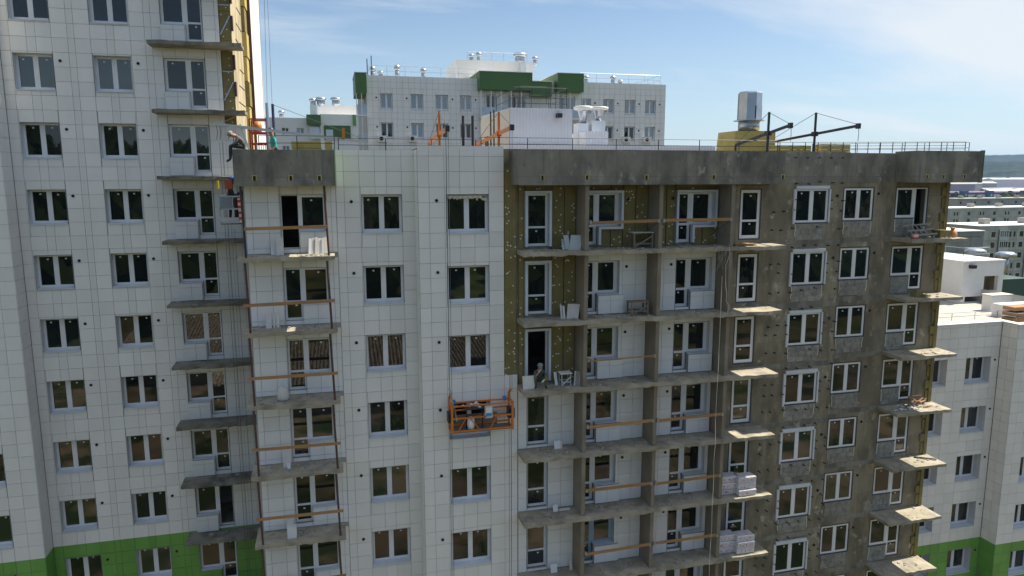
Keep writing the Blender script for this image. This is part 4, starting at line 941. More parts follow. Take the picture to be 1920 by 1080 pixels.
mb = MB(); mb.beam((lx1-.02, ly0-.06, lz+.02), (lx1-.06, ly0-.06, lz+.95), .10, .03, (0, 1, 0)); mb.build('striped_board', 'stripe', t)
mb = MB(); mb.beam((lx1+.10, ly0-.02, lz+.12), (lx1+.03, ly0-.02, lz+1.1), .10, .12); mb.build('roller', 'orange', t)
mb = MB(); mb.box(-3.75, -3.5, 29.35, 29.6, lz+1.3, lz+1.65); single(mb, 'brick_stack', 'brick', 'red striped box carried beside the worker in the grey cradle', 'box')
mb = MB(); mb.box(-4.06, -3.98, 29.4, 29.5, lz+1.3, lz+1.62); single(mb, 'level_tool', 'yellow', 'yellow spirit level standing in the grey cradle', 'tool')
for i, x in enumerate((-3.32, -3.22, -3.12)):
    rope([(x, 29.1, 1.6), (x, 29.35, lz+1.0), (x-.02, 29.5, lz+.2)], 'dark rope running down past the left end of the parapet', .012, 'steel', 'ropes at the left parapet end')
for i, u in enumerate((422, 428, 440)):
    a = PY(u, 430, 33.3); rope([(a.x, 33.3, 1.5 if i < 2 else a.z), (a.x+.03, 33.3, GROUND)], 'thin dark rope hanging down in front of the narrow balconies', .009, 'rope', 'ropes before the narrow balconies')
for i, (u, ub) in enumerate(((482, 496), (494, 502), (499, 512))):
    a = PY(u, -60, 42.5); b = PY(ub, 235, 42.5); rope([a, b], 'thin rope hanging from above beside the sunlit end wall of the tall block', .010, 'rope', 'ropes beside the tall block')
# white cable tangle and rope at the third bay
rng = random.Random(11)
t = thing('cable_tangle', 'tangled white cables hanging over a balcony edge between the partition fins', 'cable', (15.6, 26.5, S(0)))
for i in range(9):
    x = 15.9+rng.uniform(-.25, .25); z = S(0)+.05; pts = [(x, 26.7, z)]
    for j in range(rng.randint(4, 8)):
        x += rng.uniform(-.13, .13); z -= rng.uniform(.06, .2); pts.append((x, 26.40+rng.uniform(-.08, .03), z))
    mb = MB(); mb.path(pts, .007, 4); mb.build('cable', 'oldgrey', t)
pts = [(16.05, 26.4, S(0)+.1)]; z = S(0)
while z > S(1)+.2: z -= .25; pts.append((16.05+rng.uniform(-.14, .14), 26.36, z))
mb = MB(); mb.path(pts, .009, 4); mb.build('cable', 'paper', t)
pts = [(15.75, 26.32, S(0)-1.2)]; z = S(0)-1.2
while z > -22: z -= .8; pts.append((15.75+rng.uniform(-.025, .025), 26.32, z))
rope(pts, 'long white rope hanging straight down in front of the balcony slabs', .008, 'paper')

# ------------------------------------------------------------------ timber guard rails
lv = ['topmost', 'second', 'third', 'fourth', 'fifth', 'sixth', 'seventh', 'eighth']
for k in range(0, 7):
    s = S(k); t = thing('guard_rail', 'timber guard board on two rusty posts, %s left balcony below the dark parapet' % lv[k], 'guard rail', (-1.5, 27.5, s), 'left balcony guard rails')
    for x, dx in ((-2.95, .05), (-.02, .08)):
        mb = MB(); mb.tube((x, 27.52, s), (x-dx, 27.52, s+2.60), .042, n=7); mb.build('post', 'rust' if k or x > -1 else 'steel', t)
    o = rng.uniform(-.04, .04); mb = MB(); mb.beam((-3.02-(.12 if k else -.06), 27.45, s+1.06+o), (.12 if k else -.02, 27.45, s+1.08-o), .035, .115); mb.build('board', 'wood', t)
for k, bays in ((0, (1, 2)), (2, (1,)), (3, (1, 2)), (4, (1, 2)), (5, (1, 2)), (6, (1, 2))):
    for b in bays:
        xa, xb = (9.97, 12.98) if b == 1 else (13.12, 16.24)
        t = thing('guard_rail', 'timber guard board across the %s open bay, %s balcony from the top' % ('middle' if b == 1 else 'right', lv[k]), 'guard rail', (xa, 26.58, S(k)), 'guard boards between fins')
        o = rng.uniform(-.03, .05); mb = MB(); mb.beam((xa+.02, 26.57, S(k)+1.10+o), (xb-.01, 26.57, S(k)+1.14), .035, .05 if k == 2 else .12); mb.build('board', 'wood', t)
        for x in (xa+.03, xb-.05): mb = MB(); mb.box(x-.04, x+.04, 26.53, 26.66, S(k)+1.06, S(k)+1.2); mb.build('bracket', 'galv', t)
        if k == 0: mb = MB(); mb.tube((xb-.02, 26.6, S(0)+1.12), (xb-.5, 27.5, S(0)+.4), .014, n=5); mb.build('strut', 'rust', t)

# ------------------------------------------------------------------ things on the balconies
def panel(label, x, y, z, w, h, lean=.12, tilt=0.0, d=.02, m='paper', ry=0.0, nm='cladding_panel', cat='panel', group=None):
    mb = MB(); mb.hexa([(-w/2, 0, 0), (w/2, 0, 0), (w/2, d, 0), (-w/2, d, 0), (-w/2+tilt, lean, h), (w/2+tilt, lean, h), (w/2+tilt, lean+d, h), (-w/2+tilt, lean+d, h)])
    o = single(mb, nm, m, label, cat, group); o.location = (x, y, z); o.rotation_euler = (0, 0, R(ry)); return o
s0, s1, s2 = S(0), S(1), S(2)
# first bay
for i, (x, w, h, tl, ry) in enumerate(((9.12, .14, .42, 0, 0), (9.28, .22, .58, -.04, 8), (9.45, .30, .58, .10, -8), (9.60, .30, .58, .12, -10))): panel('grey cladding panel leaning beside the first fin on the top balcony', x, 27.15-.05*i, s0, w, h, .16, tl, .03, 'palegrey', ry, group='panels on the top balcony')
for i, (x, w, h, tl, ry) in enumerate(((9.05, .08, .52, 0, 0), (9.14, .08, .50, 0, 0), (9.42, .40, .58, .08, -6), (9.50, .36, .56, .10, -8))): panel('pale cladding panel leaning beside the first fin on the second balcony', x, 27.15-.06*i, s1, w, h, .16, tl, .03, 'paper', ry, group='panels on the second balcony')
panel('square beige panel leaning left of the seated worker', 7.62, 26.95, s2, .52, .52, .12)
panel('narrow white panel strip standing right of the seated worker', 8.86, 27.2, s2, .12, .52, .14, -.03, m='white')
for i in range(2): panel('beige panel leaning on the fin beside the small white table', 9.62+.05*i, 26.95, s2, .20, .58, .12, .08, group='panels beside the white table')
for k, lst in ((3, ((8.95, .26, .32), (9.1, .14, .28))), (4, ((8.9, .22, .26), (9.3, .5, .06))), (5, ((8.85, .30, .34), (9.62, .12, .55)))):
    for i, (x, w, h) in enumerate(lst): panel('small %s tile offcut leaning on the white wall of the first bay, %s balcony' % (('pale', 'beige')[i], lv[k]), x, 27.3, S(k), w, h, .1, m='paper' if i else 'white')
def trestle(label, x0, x1, y0, y1, z, h, m, top, cat='trestle', leg=.06):
    t = thing('trestle', label, cat, ((x0+x1)/2, (y0+y1)/2, z))
    for x in (x0, x1):
        for y in (y0, y1): mb = MB(); mb.beam((x, y, z), (x, y, z+h), leg, leg); mb.build('leg', m, t)
    mb = MB(); mb.box(x0-.06, x1+.06, y0-.04, y1+.04, z+h, z+h+.03); mb.build('top', top, t)
    mb = MB(); mb.beam((x0, y0-.03, z+.06), (x1, y0-.03, z+h-.12), .025, .05); mb.build('brace', m, t)
    for y in (y0, y1): mb = MB(); mb.beam((x0, y, z+.18), (x1, y, z+.18), .025, .05); mb.build('stretcher', m, t)
trestle('pale timber trestle on the top balcony of the middle bay', 12.05, 12.85, 26.95, 27.4, s0, .62, 'oldwood', 'palegrey')
trestle('brown timber trestle on the second balcony of the middle bay', 12.0, 12.7, 26.9, 27.35, s1, .55, 'oldwood', 'oldwood')
trestle('small white topped table beside the seated worker', 9.0, 9.38, 26.95, 27.3, s2, .52, 'palegrey', 'white', 'table', .03)
# left balcony
for i, (x, w, h) in enumerate(((-2.05, .16, .42), (-1.86, .30, .66), (-1.80, .26, .62))): panel('beige panel stacked left of the open door on the top left balcony', x, 28.25-.06*i, s0, w, h, .1, m='white' if i == 0 else 'paper', group='panels left of the open door')
for i in range(6): panel('cut panel strip leaning under the window of the top left balcony', -.72+.12*i, 28.2+.03*(i % 2), s0, .11, .58+.02*(i % 3), .16, .03, m='white' if i % 3 == 0 else 'paper', group='panel strips under the balcony window')
for i, (x, w, h) in enumerate(((-2.35, .2, .56), (-2.15, .06, .52), (-2.02, .1, .58))): panel('beige panel strip on the second left balcony', x, 28.2, s1, w, h, .12, group='strips on the second left balcony')
def sack(label, x, y, z, r, h, m='paper', top=None):
    t = thing('sack', label, 'sack', (x, y, z)); mb = MB(); mb.lathe((x, y, z), [(r*.9, 0), (r*1.05, h*.2), (r, h*.55), (r*.75, h*.85), (r*.35, h)], 9); mb.build('bag', m, t, True)
    if top: mb = MB(); mb.lathe((x, y, z+h*.95), [(r*.3, 0), (r*.6, .1), (r*.5, .12)], 8); mb.build('tied_neck', top, t, True)
sack('full beige sack on the third left balcony', -1.95, 28.0, S(2), .22, .55)
panel('tall beige panel piece on the fourth left balcony', -1.95, 28.1, S(3), .28, .66, .12); panel('small white card leaning on the beige panel', -1.88, 27.98, S(3), .14, .22, .04, m='white')
mb = MB(); mb.box(-2.05, -1.7, 27.75, 28.1, S(4), S(4)+.42); single(mb, 'carton', 'white', 'white carton on the fifth left balcony', 'box')
mb = MB(); mb.box(-2.06, -1.82, 28.12, 28.3, S(4), S(4)+.62); single(mb, 'brick_pile', 'paper', 'beige tile stack behind the white carton', 'tile stack')
# fourth bay: boards and packs of wool
t = thing('board_stack', 'low stack of reddish boards on the sunlit top slab end', 'boards', (17.0, 27.0, s0))
for i in range(6): mb = MB(); x = 16.5+rng.uniform(-.03, .05); y = 26.7+.11*(i % 3)+rng.uniform(-.03, .03); mb.beam((x, y, s0+.03+.05*(i//3)), (x+.9+rng.uniform(-.1, .2), y+rng.uniform(-.08, .08), s0+.03+.05*(i//3)), .10, .03); mb.build('board', 'wood', t)
def packs(k, offs, wh):
    for i, (x, y, n) in enumerate(offs):
        for j in range(n):
            ox, oy = rng.uniform(-.03, .03), rng.uniform(-.04, .04)
            t = thing('wool_pack', 'film wrapped insulation pack, %s layer of the %s pile on the %s slab end' % (('bottom', 'middle', 'top')[j], ('back', 'front')[i], wh), 'insulation pack', (x, y, S(k)+.29*j), 'wrapped packs on the '+wh+' slab end')
            mb = MB(); a, b, c, d, e, f = x+ox, x+ox+.88, y+oy, y+oy+.52, S(k)+.29*j+.003, S(k)+.29*j+.285; q = .025
            mb.hexa([(a+q, c+q, e), (b-q, c+q, e), (b-q, d-q, e), (a+q, d-q, e), (a, c, e+.04), (b, c, e+.04), (b, d, e+.04), (a, d, e+.04)])
            mb.hexa([(a, c, e+.041), (b, c, e+.041), (b, d, e+.041), (a, d, e+.041), (a, c, f-.03), (b, c, f-.03), (b, d, f-.03), (a, d, f-.03)])
            mb.hexa([(a, c, f-.029), (b, c, f-.029), (b, d, f-.029), (a, d, f-.029), (a+q, c+q, f), (b-q, c+q, f), (b-q, d-q, f), (a+q, d-q, f)]); mb.build('wrapping', 'film', t)
            mb = MB(); mb.box(a+.12, b-.12, c-.006, c-.002, e+.09, e+.19); mb.build('printed_strip', 'print', t)
packs(4, ((16.45, 26.85, 3), (17.22, 26.62, 3)), 'fifth'); packs(5, ((16.45, 26.85, 3), (17.25, 26.62, 3)), 'sixth')
# right balconies: debris
t = thing('pallet', 'grey broken timber pallet leaning over rubble on the top right balcony', 'pallet', (27.0, 28.0, s0))
for i in range(5): mb = MB(); x = 26.45+.26*i; mb.beam((x, 27.62, s0+.10+.02*i), (x+.12, 28.35, s0+.62), .09, .025); mb.build('board', 'oldwood', t)
for y, z in ((27.66, .16), (27.95, .36), (28.25, .58)): mb = MB(); mb.beam((26.35, y, s0+z-.02), (27.75, y, s0+z+.06), .08, .06); mb.build('bearer', 'oldgrey', t)
t = thing('rubble_heap', 'small heap of broken grey rubble under the leaning pallet', 'rubble', (26.9, 28, s0))
for i in range(14): mb = MB(); x, y, z = rng.uniform(26.3, 27.7), rng.uniform(27.7, 28.4), s0+rng.uniform(.02, .16); mb.beam((x, y, z), (x+rng.uniform(.05, .16), y+rng.uniform(-.06, .06), z+rng.uniform(-.02, .05)), .10, .09); mb.build('lump', 'block' if i % 3 else 'plaster', t)
mb = MB(); mb.box(26.38, 26.62, 27.55, 27.7, s0, s0+.26); single(mb, 'paint_box', 'redbox', 'red and white carton at the left of the broken pallet', 'box')
mb = MB(); mb.hexa([(28.05, 27.75, s0), (28.75, 27.75, s0), (28.75, 28.3, s0), (28.05, 28.3, s0), (28.0, 27.72, s0+.36), (28.72, 27.75, s0+.34), (28.72, 28.3, s0+.34), (28.0, 28.3, s0+.36)]); single(mb, 'wool_bale', 'wool', 'olive mineral wool bale in the sun on the top right balcony', 'insulation bale')
sack('orange paper sack beside the olive wool bale', 28.95, 27.95, s0, .20, .36, 'kraft', 'kraft')
for i, (x, y, w, h) in enumerate(((26.9, 27.7, .42, .34), (27.3, 27.6, .4, .12))):
    mb = MB(); mb.hexa([(x, y, s1), (x+w, y+.05, s1), (x+w-.05, y+.4, s1), (x-.04, y+.35, s1), (x+.08, y+.05, s1+h), (x+w+.05, y+.08, s1+h*.8), (x+w-.02, y+.36, s1+h*.85), (x+.05, y+.33, s1+h)]); single(mb, 'wool_offcut', 'wool', 'grey green wool offcut on the second right balcony, %s piece' % ('bulky', 'flat')[i], 'wool offcut')
s3 = S(3)
t = thing('timber_heap', 'heap of broken brown boards and a crate on the fourth right balcony', 'debris', (27.8, 28.1, s3))
for i in range(12):
    mb = MB(); x, y = rng.uniform(27.3, 28.3), rng.uniform(27.75, 28.3); a_ = rng.uniform(0, 3.1); l = rng.uniform(.4, .9); zz_ = s3+rng.uniform(.04, .3)
    mb.beam((x, y, zz_), (x+l*math.cos(a_)*.7, y+.3*math.sin(a_)*l, zz_+rng.uniform(-.05, .3)), .09, .025); mb.build('board', 'wood' if i % 3 else 'oldwood', t)
for z in (.08, .26, .44): mb = MB(); mb.beam((27.55, 28.3, s3+z), (28.35, 28.3, s3+z), .03, .12); mb.build('crate_slat', 'oldwood', t)
t = thing('rubble_heap', 'scattered grey tile scraps on the shaded part of the fourth right balcony', 'rubble', (26.8, 28, s3))
for i in range(26): mb = MB(); x, y = rng.uniform(26.2, 27.6), rng.uniform(27.6, 28.45); mb.beam((x, y, s3+.02), (x+rng.uniform(.05, .2), y+rng.uniform(-.08, .08), s3+rng.uniform(.02, .08)), rng.uniform(.04, .12), .02); mb.build('scrap', 'palegrey' if i % 3 else 'white', t)
mb = MB(); mb.beam((28.3, 28.4, S(4)+.03), (29.1, 27.8, S(4)+.05), .10, .03); single(mb, 'loose_board', 'steel', 'dark loose strip on the sunlit fifth right balcony', 'board')
rngc = random.Random(77)
for k in range(0, 7):
    mb = MB()
    for x0_, x1_, y0_, y1_, n_ in ((7.5, 16.1, 26.6, 27.5, 70), (-3.0, .1, 27.55, 28.4, 30), (26.2, 29.1, 27.5, 28.5, 22)):
        for _ in range(n_):
            x, y, w = rngc.uniform(x0_, x1_), rngc.uniform(y0_, y1_), rngc.uniform(.015, .06); a_ = rngc.uniform(0, 3.14)
            mb.beam((x, y, S(k)+.012), (x+w*math.cos(a_)*2, y+w*math.sin(a_)*2, S(k)+.012+w*.3), w*1.6, w*.6)
    mb.build('mortar_crumbs', 'mortar', main, kind='stuff')
# torn foil under the window head and dust patches
t = thing('plastic_foil', 'torn crinkled plastic foil hanging over the top window of the projecting white wall', 'foil', (5.3, CB, S(0)+2.2))
mb = MB(); pz = [(4.5+.1*i, S(0)+2.18-.05*abs(math.sin(i*1.7))-(.14 if i > 13 else 0)*(i-13)/3) for i in range(17)]
for (xa, za), (xb, zb_) in zip(pz, pz[1:]):
    mb.quad((xa, CB+.1+.05*math.sin(xa*31), za-.09), (xb, CB+.1+.05*math.sin(xb*31), zb_-.09), (xb, CB+.02, zb_+.02), (xa, CB+.02, za+.02))
mb.build('foil_sheet', 'foil', t)

# ------------------------------------------------------------------ workers
def person(label, origin, face, J, mats, cap='navy', brim=True):
    """J: joint -> (forward, side, up) offsets from origin; body is one skinned surface, cap a child"""
    f = Vector((math.cos(R(face)), math.sin(R(face)), 0)); sd_ = Vector((-f.y, f.x, 0)); o3 = Vector(origin)
    P = {k: o3+f*v[0]+sd_*v[1]+Vector((0, 0, v[2])) for k, v in J.items()}
    rad = dict(pel=.125, wai=.12, che=.135, nec=.055, hea=.085, mid=.098, top=.068, nos=.018, sh=.07, el=.045, wr=.034, pa=.036, hi=.095, kn=.062, an=.045, to=.042, fi=.010, tp=.008)
    E_ = [('pel', 'wai'), ('wai', 'che'), ('che', 'nec'), ('nec', 'hea'), ('hea', 'mid'), ('mid', 'top')]
    d = (P['top']-P['hea']).normalized(); fwd_ = (P['hea']-P['nec']); fwd_ = f
    P['mid'] = P['hea'].lerp(P['top'], .55)
    P['nos'] = P['hea']+f*.11+d*.03; E_.append(('hea', 'nos'))
    for s_ in 'LR':
        E_ += [('che', 'sh'+s_), ('sh'+s_, 'el'+s_), ('el'+s_, 'wr'+s_), ('wr'+s_, 'pa'+s_), ('pel', 'hi'+s_), ('hi'+s_, 'kn'+s_), ('kn'+s_, 'an'+s_), ('an'+s_, 'to'+s_)]
        dirn = (P['wr'+s_]-P['el'+s_]).normalized(); side = dirn.cross(Vector((0, 0, 1)))
        side = side.normalized() if side.length > .1 else sd_
        P['pa'+s_] = P['wr'+s_]+dirn*.075
        for n in range(4):
            P['fi%d%s' % (n, s_)] = P['pa'+s_]+dirn*.035+side*(.024*(n-1.5)); P['tp%d%s' % (n, s_)] = P['fi%d%s' % (n, s_)]+dirn*(.045-.006*abs(n-1.4))+Vector((0, 0, -.018))
            E_ += [('pa'+s_, 'fi%d%s' % (n, s_)), ('fi%d%s' % (n, s_), 'tp%d%s' % (n, s_))]
        P['fi9'+s_] = P['wr'+s_]+dirn*.045+side*.045; P['tp9'+s_] = P['fi9'+s_]+dirn*.035+side*.012; E_ += [('wr'+s_, 'fi9'+s_), ('fi9'+s_, 'tp9'+s_)]
    names = list(P); idx = {n: i for i, n in enumerate(names)}
    me = D.meshes.new('body'); me.from_pydata([tuple(P[n]-o3) for n in names], [(idx[a], idx[b]) for a, b in E_], [])
    ob = D.objects.new('body_tmp', me); COL.objects.link(ob)
    ob.modifiers.new('Skin', 'SKIN'); sm = ob.modifiers.new('Sub', 'SUBSURF'); sm.levels = 1; sm.render_levels = 1
    if not me.skin_vertices: return
    for n in names:
        r_ = rad.get(n[:3] if n[:3] in rad else n[:2], .05); sv = me.skin_vertices[0].data[idx[n]]; sv.radius = (r_, r_); sv.use_root = n == 'pel'
    dg = bpy.context.evaluated_depsgraph_get(); dg.update()
    m2 = D.meshes.new_from_object(ob.evaluated_get(dg)); D.objects.remove(ob)
    slots = ['skin', mats['top'], mats['legs'], 'boot', mats.get('hands', 'skin')]
    m2.materials.clear()
    for q_ in slots: m2.materials.append(M[q_])
    def seg_mat(a, b):
        if b[:2] in ('to',) and b != 'top': return 3
        if b[:2] in ('kn', 'an', 'hi'): return 2
        if b in ('wai',): return 2
        if b[:2] in ('pa', 'fi', 'tp'): return 4
        if b[:2] in ('wr',): return 1 if mats.get('long', True) else 0
        if b in ('nec', 'hea', 'mid', 'top', 'nos'): return 0 if b != 'nec' else 1
        return 1
    segs = [(P[a]-o3, P[b]-o3, seg_mat(a, b), max(rad.get(b[:3] if b[:3] in rad else b[:2], .05), .03)) for a, b in E_]
    for pl in m2.polygons:
        c = pl.center; best = None
        for a, b, mi, r_ in segs:
            ab = b-a; tt = max(0, min(1, (c-a).dot(ab)/max(ab.length_squared, 1e-9))); dd = (c-a-ab*tt).length/r_
            if best is None or dd < best[0]: best = (dd, mi)
        pl.material_index = best[1]; pl.use_smooth = True
    t = thing('person', label, 'person', origin)
    link('body', m2, t, loc=origin)
    if cap:
        mb = MB(); c = P['mid']; mb.lathe((0, 0, 0), [(.112, -.005), (.116, .03), (.10, .085), (.05, .12), (.01, .125)], 14)
        if brim: mb.hexa([(.08, -.08, .0), (.20, -.06, -.012), (.20, .06, -.012), (.08, .08, .0), (.08, -.08, .012), (.20, -.06, .0), (.20, .06, .0), (.08, .08, .012)])
        me3 = mb.mesh('cap', cap, True); zax = d; xax = (f-zax*f.dot(zax)).normalized(); yax = zax.cross(xax)
        co = link('cap', me3, t); co.matrix_basis = Matrix.Translation(c+d*.035) @ Matrix((xax, yax, zax)).transposed().to_4x4()
def pose(**k):
    b = dict(pel=(0, 0, 0), wai=(.03, 0, .16), che=(.06, 0, .40), nec=(.09, 0, .54), hea=(.12, 0, .63), top=(.13, 0, .78), shL=(.06, .19, .44), shR=(.06, -.19, .44), elL=(.05, .25, .18), elR=(.05, -.25, .18),
             wrL=(.20, .22, -.02), wrR=(.20, -.22, -.02), hiL=(0, .10, -.04), hiR=(0, -.10, -.04), knL=(.02, .11, -.44), knR=(.02, -.11, -.44), anL=(-.01, .11, -.85), anR=(-.01, -.11, -.85), toL=(.14, .12, -.89), toR=(.14, -.12, -.89))
    b.update(k); return b
person('worker in grey jacket and cap sitting hunched on the left parapet end with legs dangling', (-2.78, 27.52, 1.10), 180,
       pose(wai=(.05, 0, .13), che=(.17, 0, .29), nec=(.26, 0, .36), hea=(.34, 0, .37), top=(.46, 0, .44), shL=(.19, .19, .31), shR=(.19, -.19, .31), elL=(.27, .22, .11), elR=(.27, -.22, .11), wrL=(.40, .14, .06), wrR=(.40, -.14, .06),
            hiL=(.04, .1, 0), hiR=(.04, -.1, 0), knL=(.47, .13, .02), knR=(.47, -.13, .02), anL=(.49, .13, -.46), anR=(.51, -.13, -.44), toL=(.63, .13, -.53), toR=(.65, -.13, -.51)),
       dict(top='jacket', legs='trousers'), 'capgrey')
person('worker in blue cap and dark jacket standing in the grey cradle', (-3.66, 29.62, -.80), 8, pose(wrR=(.30, -.10, .12), elR=(.16, -.24, .16), wrL=(.30, .15, .10)), dict(top='darkjacket', legs='trousers'), 'capblue')
person('worker bending forward in the grey cradle behind the striped board', (-3.52, 30.3, -.84), 20, pose(wai=(.08, 0, .14), che=(.28, 0, .28), nec=(.40, 0, .33), hea=(.47, 0, .36), top=(.60, 0, .40), shL=(.30, .19, .30), shR=(.30, -.19, .30), elL=(.40, .2, .06), elR=(.40, -.2, .06), wrL=(.50, .12, -.1), wrR=(.5, -.12, -.1)), dict(top='darkjacket', legs='trousers'), 'capgrey')
p = PY(515, 262, 29.3)
person('worker in turquoise shirt and dark hat standing behind the left parapet', (p.x, 29.3, 1.03), 200, pose(), dict(top='teal', legs='trousers', long=False), 'navy')
person('worker in grey shirt and camouflage trousers sitting in an open balcony doorway', (8.14, 27.35, S(2)+.24), -96,
       pose(wai=(.05, 0, .15), che=(.14, 0, .36), nec=(.20, 0, .48), hea=(.26, 0, .55), top=(.30, 0, .70), shL=(.15, .19, .39), shR=(.15, -.19, .39), elL=(.30, .27, .17), elR=(.34, -.21, .22), wrL=(.46, .12, .10), wrR=(.37, -.06, .44),
            hiL=(.04, .11, 0), hiR=(.04, -.11, 0), knL=(.36, .24, .26), knR=(.36, -.22, .26), anL=(.44, .2, -.16), anR=(.40, -.2, -.16), toL=(.57, .22, -.20), toR=(.53, -.24, -.20)),
       dict(top='greyshirt', legs='camo', long=False, hands='glove'), 'capgrey')

# ------------------------------------------------------------------ roof of the right building
t = thing('roof_house', 'plain white roof house with a doorway on the lower right building', 'roof house', (44.5, 43, -8.8))
bx0, bx1, by0 = 42.65, 46.2, 40.0
mb = MB(); hd = PY(1846, 518, by0); he = PY(1869, 551, by0); mb.sheet([(bx0, bx1, -8.8, -5.95)], [(hd.x, he.x, -8.0, hd.z), (43.0, 44.6, -8.75, -8.35)], by0, by0+.3); mb.build('wall', 'white', t)
mb = MB(); mb.quad((bx0, by0+.3, -8.8), (bx0, by0+.3, -5.95), (bx0, 45, -5.95), (bx0, 45, -8.8)); mb.build('side_wall', 'white', t)
mb = MB(); mb.quad((bx1, by0+.3, -8.8), (bx1, 45, -8.8), (bx1, 45, -5.95), (bx1, by0+.3, -5.95)); mb.quad((bx0, 41.2, -8.8), (bx1, 41.2, -8.8), (bx1, 41.2, -6), (bx0, 41.2, -6)); mb.build('rear_wall', 'plaster', t)
mb = MB(); mb.box(bx0-.06, bx1+.06, by0-.06, 45, -5.95, -5.82); mb.build('roof', 'white', t)
p = PY(1823, 500, by0-.1); mb = MB(); mb.box(p.x-.2, p.x+.2, by0-.3, by0-.01, p.z-.12, p.z+.12); mb.build('lamp', 'steel', t)
railing('roof_railing', 'grey railing on top of the plain white roof house', [(bx0+.1, 44.8, -5.82), (bx0+.1, by0+.2, -5.82), (bx1-1.2, by0+.2, -5.82)], .9, 1.2, 'galv', rails=2, r=.022)
railing('roof_railing', 'thin grey railing along the roof edge of the lower right building', [(29.7, 31.2, -7.8), (35.9, 31.2, -7.8), (36.1, 30.2, -7.8), (44.2, 30.2, -7.8)], .42, 1.4, 'galv', rails=2, r=.014)
t = thing('roof_duct_housing', 'stepped white duct housing in front of the plain roof house', 'duct housing', (44, 37, -8.8))
a = PY(1860, 555, 37.0); b = PY(1898, 555, 37.0)
mb = MB(); mb.box(a.x, b.x, 37.0, 37.7, -8.8, a.z-.02); mb.build('upper_box', 'white', t)
c = PY(1881, 572, 35.2); mb = MB(); mb.box(c.x, c.x+6, 35.2, 35.95, -8.8, c.z); mb.build('lower_box', 'white', t)
mb = MB(); mb.box(a.x-.05, b.x+.05, 36.95, 37.75, a.z-.02, a.z+.05); mb.build('flashing', 'plaster_w', t)
p = PY(1900, 604, 33.8)
for i in range(3): mb = MB(); mb.box(p.x, p.x+1.4, 33.8, 34.6, -8.78+.34*i, -8.56+.34*i); single(mb, 'timber_bundle', 'wood', 'bundle of sunlit timber on the lower right roof, %s of its pile' % ('bottom', 'middle', 'top')[i], 'timber')
for i, (u, v, yy) in enumerate(((1829, 470, 46), (1886, 476, 47))):
    p = PY(u, v, yy); t = thing('roof_vent', 'long shiny steel vent hood behind the roof house, %s the doorway side' % ('left of' if i == 0 else 'right of'), 'roof vent', (p.x, yy, -8.8))
    mb = MB(); mb.lathe((p.x, yy, p.z), [(.25, -1.6), (.25, -.25)], 12); mb.build('duct', 'galv', t, True)
    mb = MB(); mb.lathe((p.x, yy, p.z), [(.3, -.3), (.75, -.22), (.78, .02), (.5, .16), (.1, .2)], 16); mb.build('hood', 'galv', t, True)
mb = MB(); mb.box(47.2, 51.0, 42.0, 46, -9.0, -7.6); single(mb, 'dark_shed', 'darkgreen', 'dark green flat topped shed beyond the plain roof house', 'shed')

# ------------------------------------------------------------------ town beyond, at the right
def block(label, u0_, u1_, vroof, Y_, depth, wall_mat, bays, win=True, roof_m='white', fl=None):
    a = PY(u0_, vroof, Y_); b = PY(u1_, vroof, Y_); zr = PY((u0_+u1_)/2, vroof, Y_).z
    t = thing('apartment_building', label, 'building', ((a.x+b.x)/2, Y_+depth/2, GROUND))
    n = max(2, round((b.x-a.x)/3.2)); w = (b.x-a.x)/n; floors = fl or int((zr-.6-GROUND)/2.8)
    mb = MB(); mb.box(a.x, b.x, Y_+.25, Y_+depth, GROUND, zr-.15); mb.build('core', 'mortar', t)
    mb = MB(); mb.box(a.x-.2, b.x+.2, Y_-.1, Y_+depth+.1, zr-.15, zr); mb.build('roof', roof_m, t)
    for i in range(n):
        mb = MB(); mb.box(.04, w-.04, 0, .24, 0, .9); link('parapet_panel', cached(('pp', round(w, 2), wall_mat), lambda: mb.mesh('p', wall_mat)), t, loc=(a.x+w*i, Y_, zr-1.1))
        for j in range(floors):
            z = zr-1.15-2.8*(j+1); ty = bays[i % len(bays)]
            def pm():
                m3 = MB(); hs = {'w': [(w*.28, w*.72, .9, 2.3)], 'd': [(w*.15, w*.42, .9, 2.3), (w*.62, w*.86, .9, 2.3)], 'b': [(.25, w-.25, 1.0, 2.5)], 'n': []}[ty]
                m3.sheet([(.04, w-.04, .04, 2.76)], hs if win else [], 0, .22); return m3.mesh('wall_panel', wall_mat if ty != 'b' else 'palegrey')
            o = link('wall_panel', cached(('wp', ty, round(w, 2), wall_mat, win), pm), t, loc=(a.x+w*i, Y_-(.5 if ty == 'b' else 0), z))
            if win and ty != 'n':
                def gm_():
                    m3 = MB(); m3.box(.2, w-.2, .14, .17, .85, 2.55)
                    if ty == 'b':
                        m3.cur = 1
                        for q_ in range(1, 4): m3.box(.25+(w-.5)*q_/4-.05, .25+(w-.5)*q_/4+.05, .08, .16, 1.0, 2.5)
                    return m3.mesh('pane', ['glass' if ty != 'b' or j % 2 else 'glassblue', 'white'])
                link('pane', cached(('wg', ty, round(w, 2), j % 2), gm_), o, local=True)
    for q_ in range(max(1, n//4)):
        x = a.x+(b.x-a.x)*(q_+.6)/max(1, n//4); mb = MB(); mb.box(x-1, x+1, Y_+depth*.4, Y_+depth*.4+2, zr, zr+1.5); mb.build('roof_shaft', 'mortar', t)
block('pale panel block with glazed balconies beyond the plain roof house', 1838, 2060, 421, 150, 13, 'panel', 'nwbdwb')
block('low grey block with a white roof edge left of the pale panel block', 1700, 1846, 434, 112, 12, 'greypanel', 'n', win=False, fl=4)
block('long weathered panel block with pale roof behind the pale panel block', 1700, 2020, 389, 235, 13, 'panel', 'nwnd', fl=5)
block('dark roofed panel block second row of the old town', 1798, 2040, 371, 330, 14, 'greypanel', 'wnn', fl=5, roof_m='mortar')
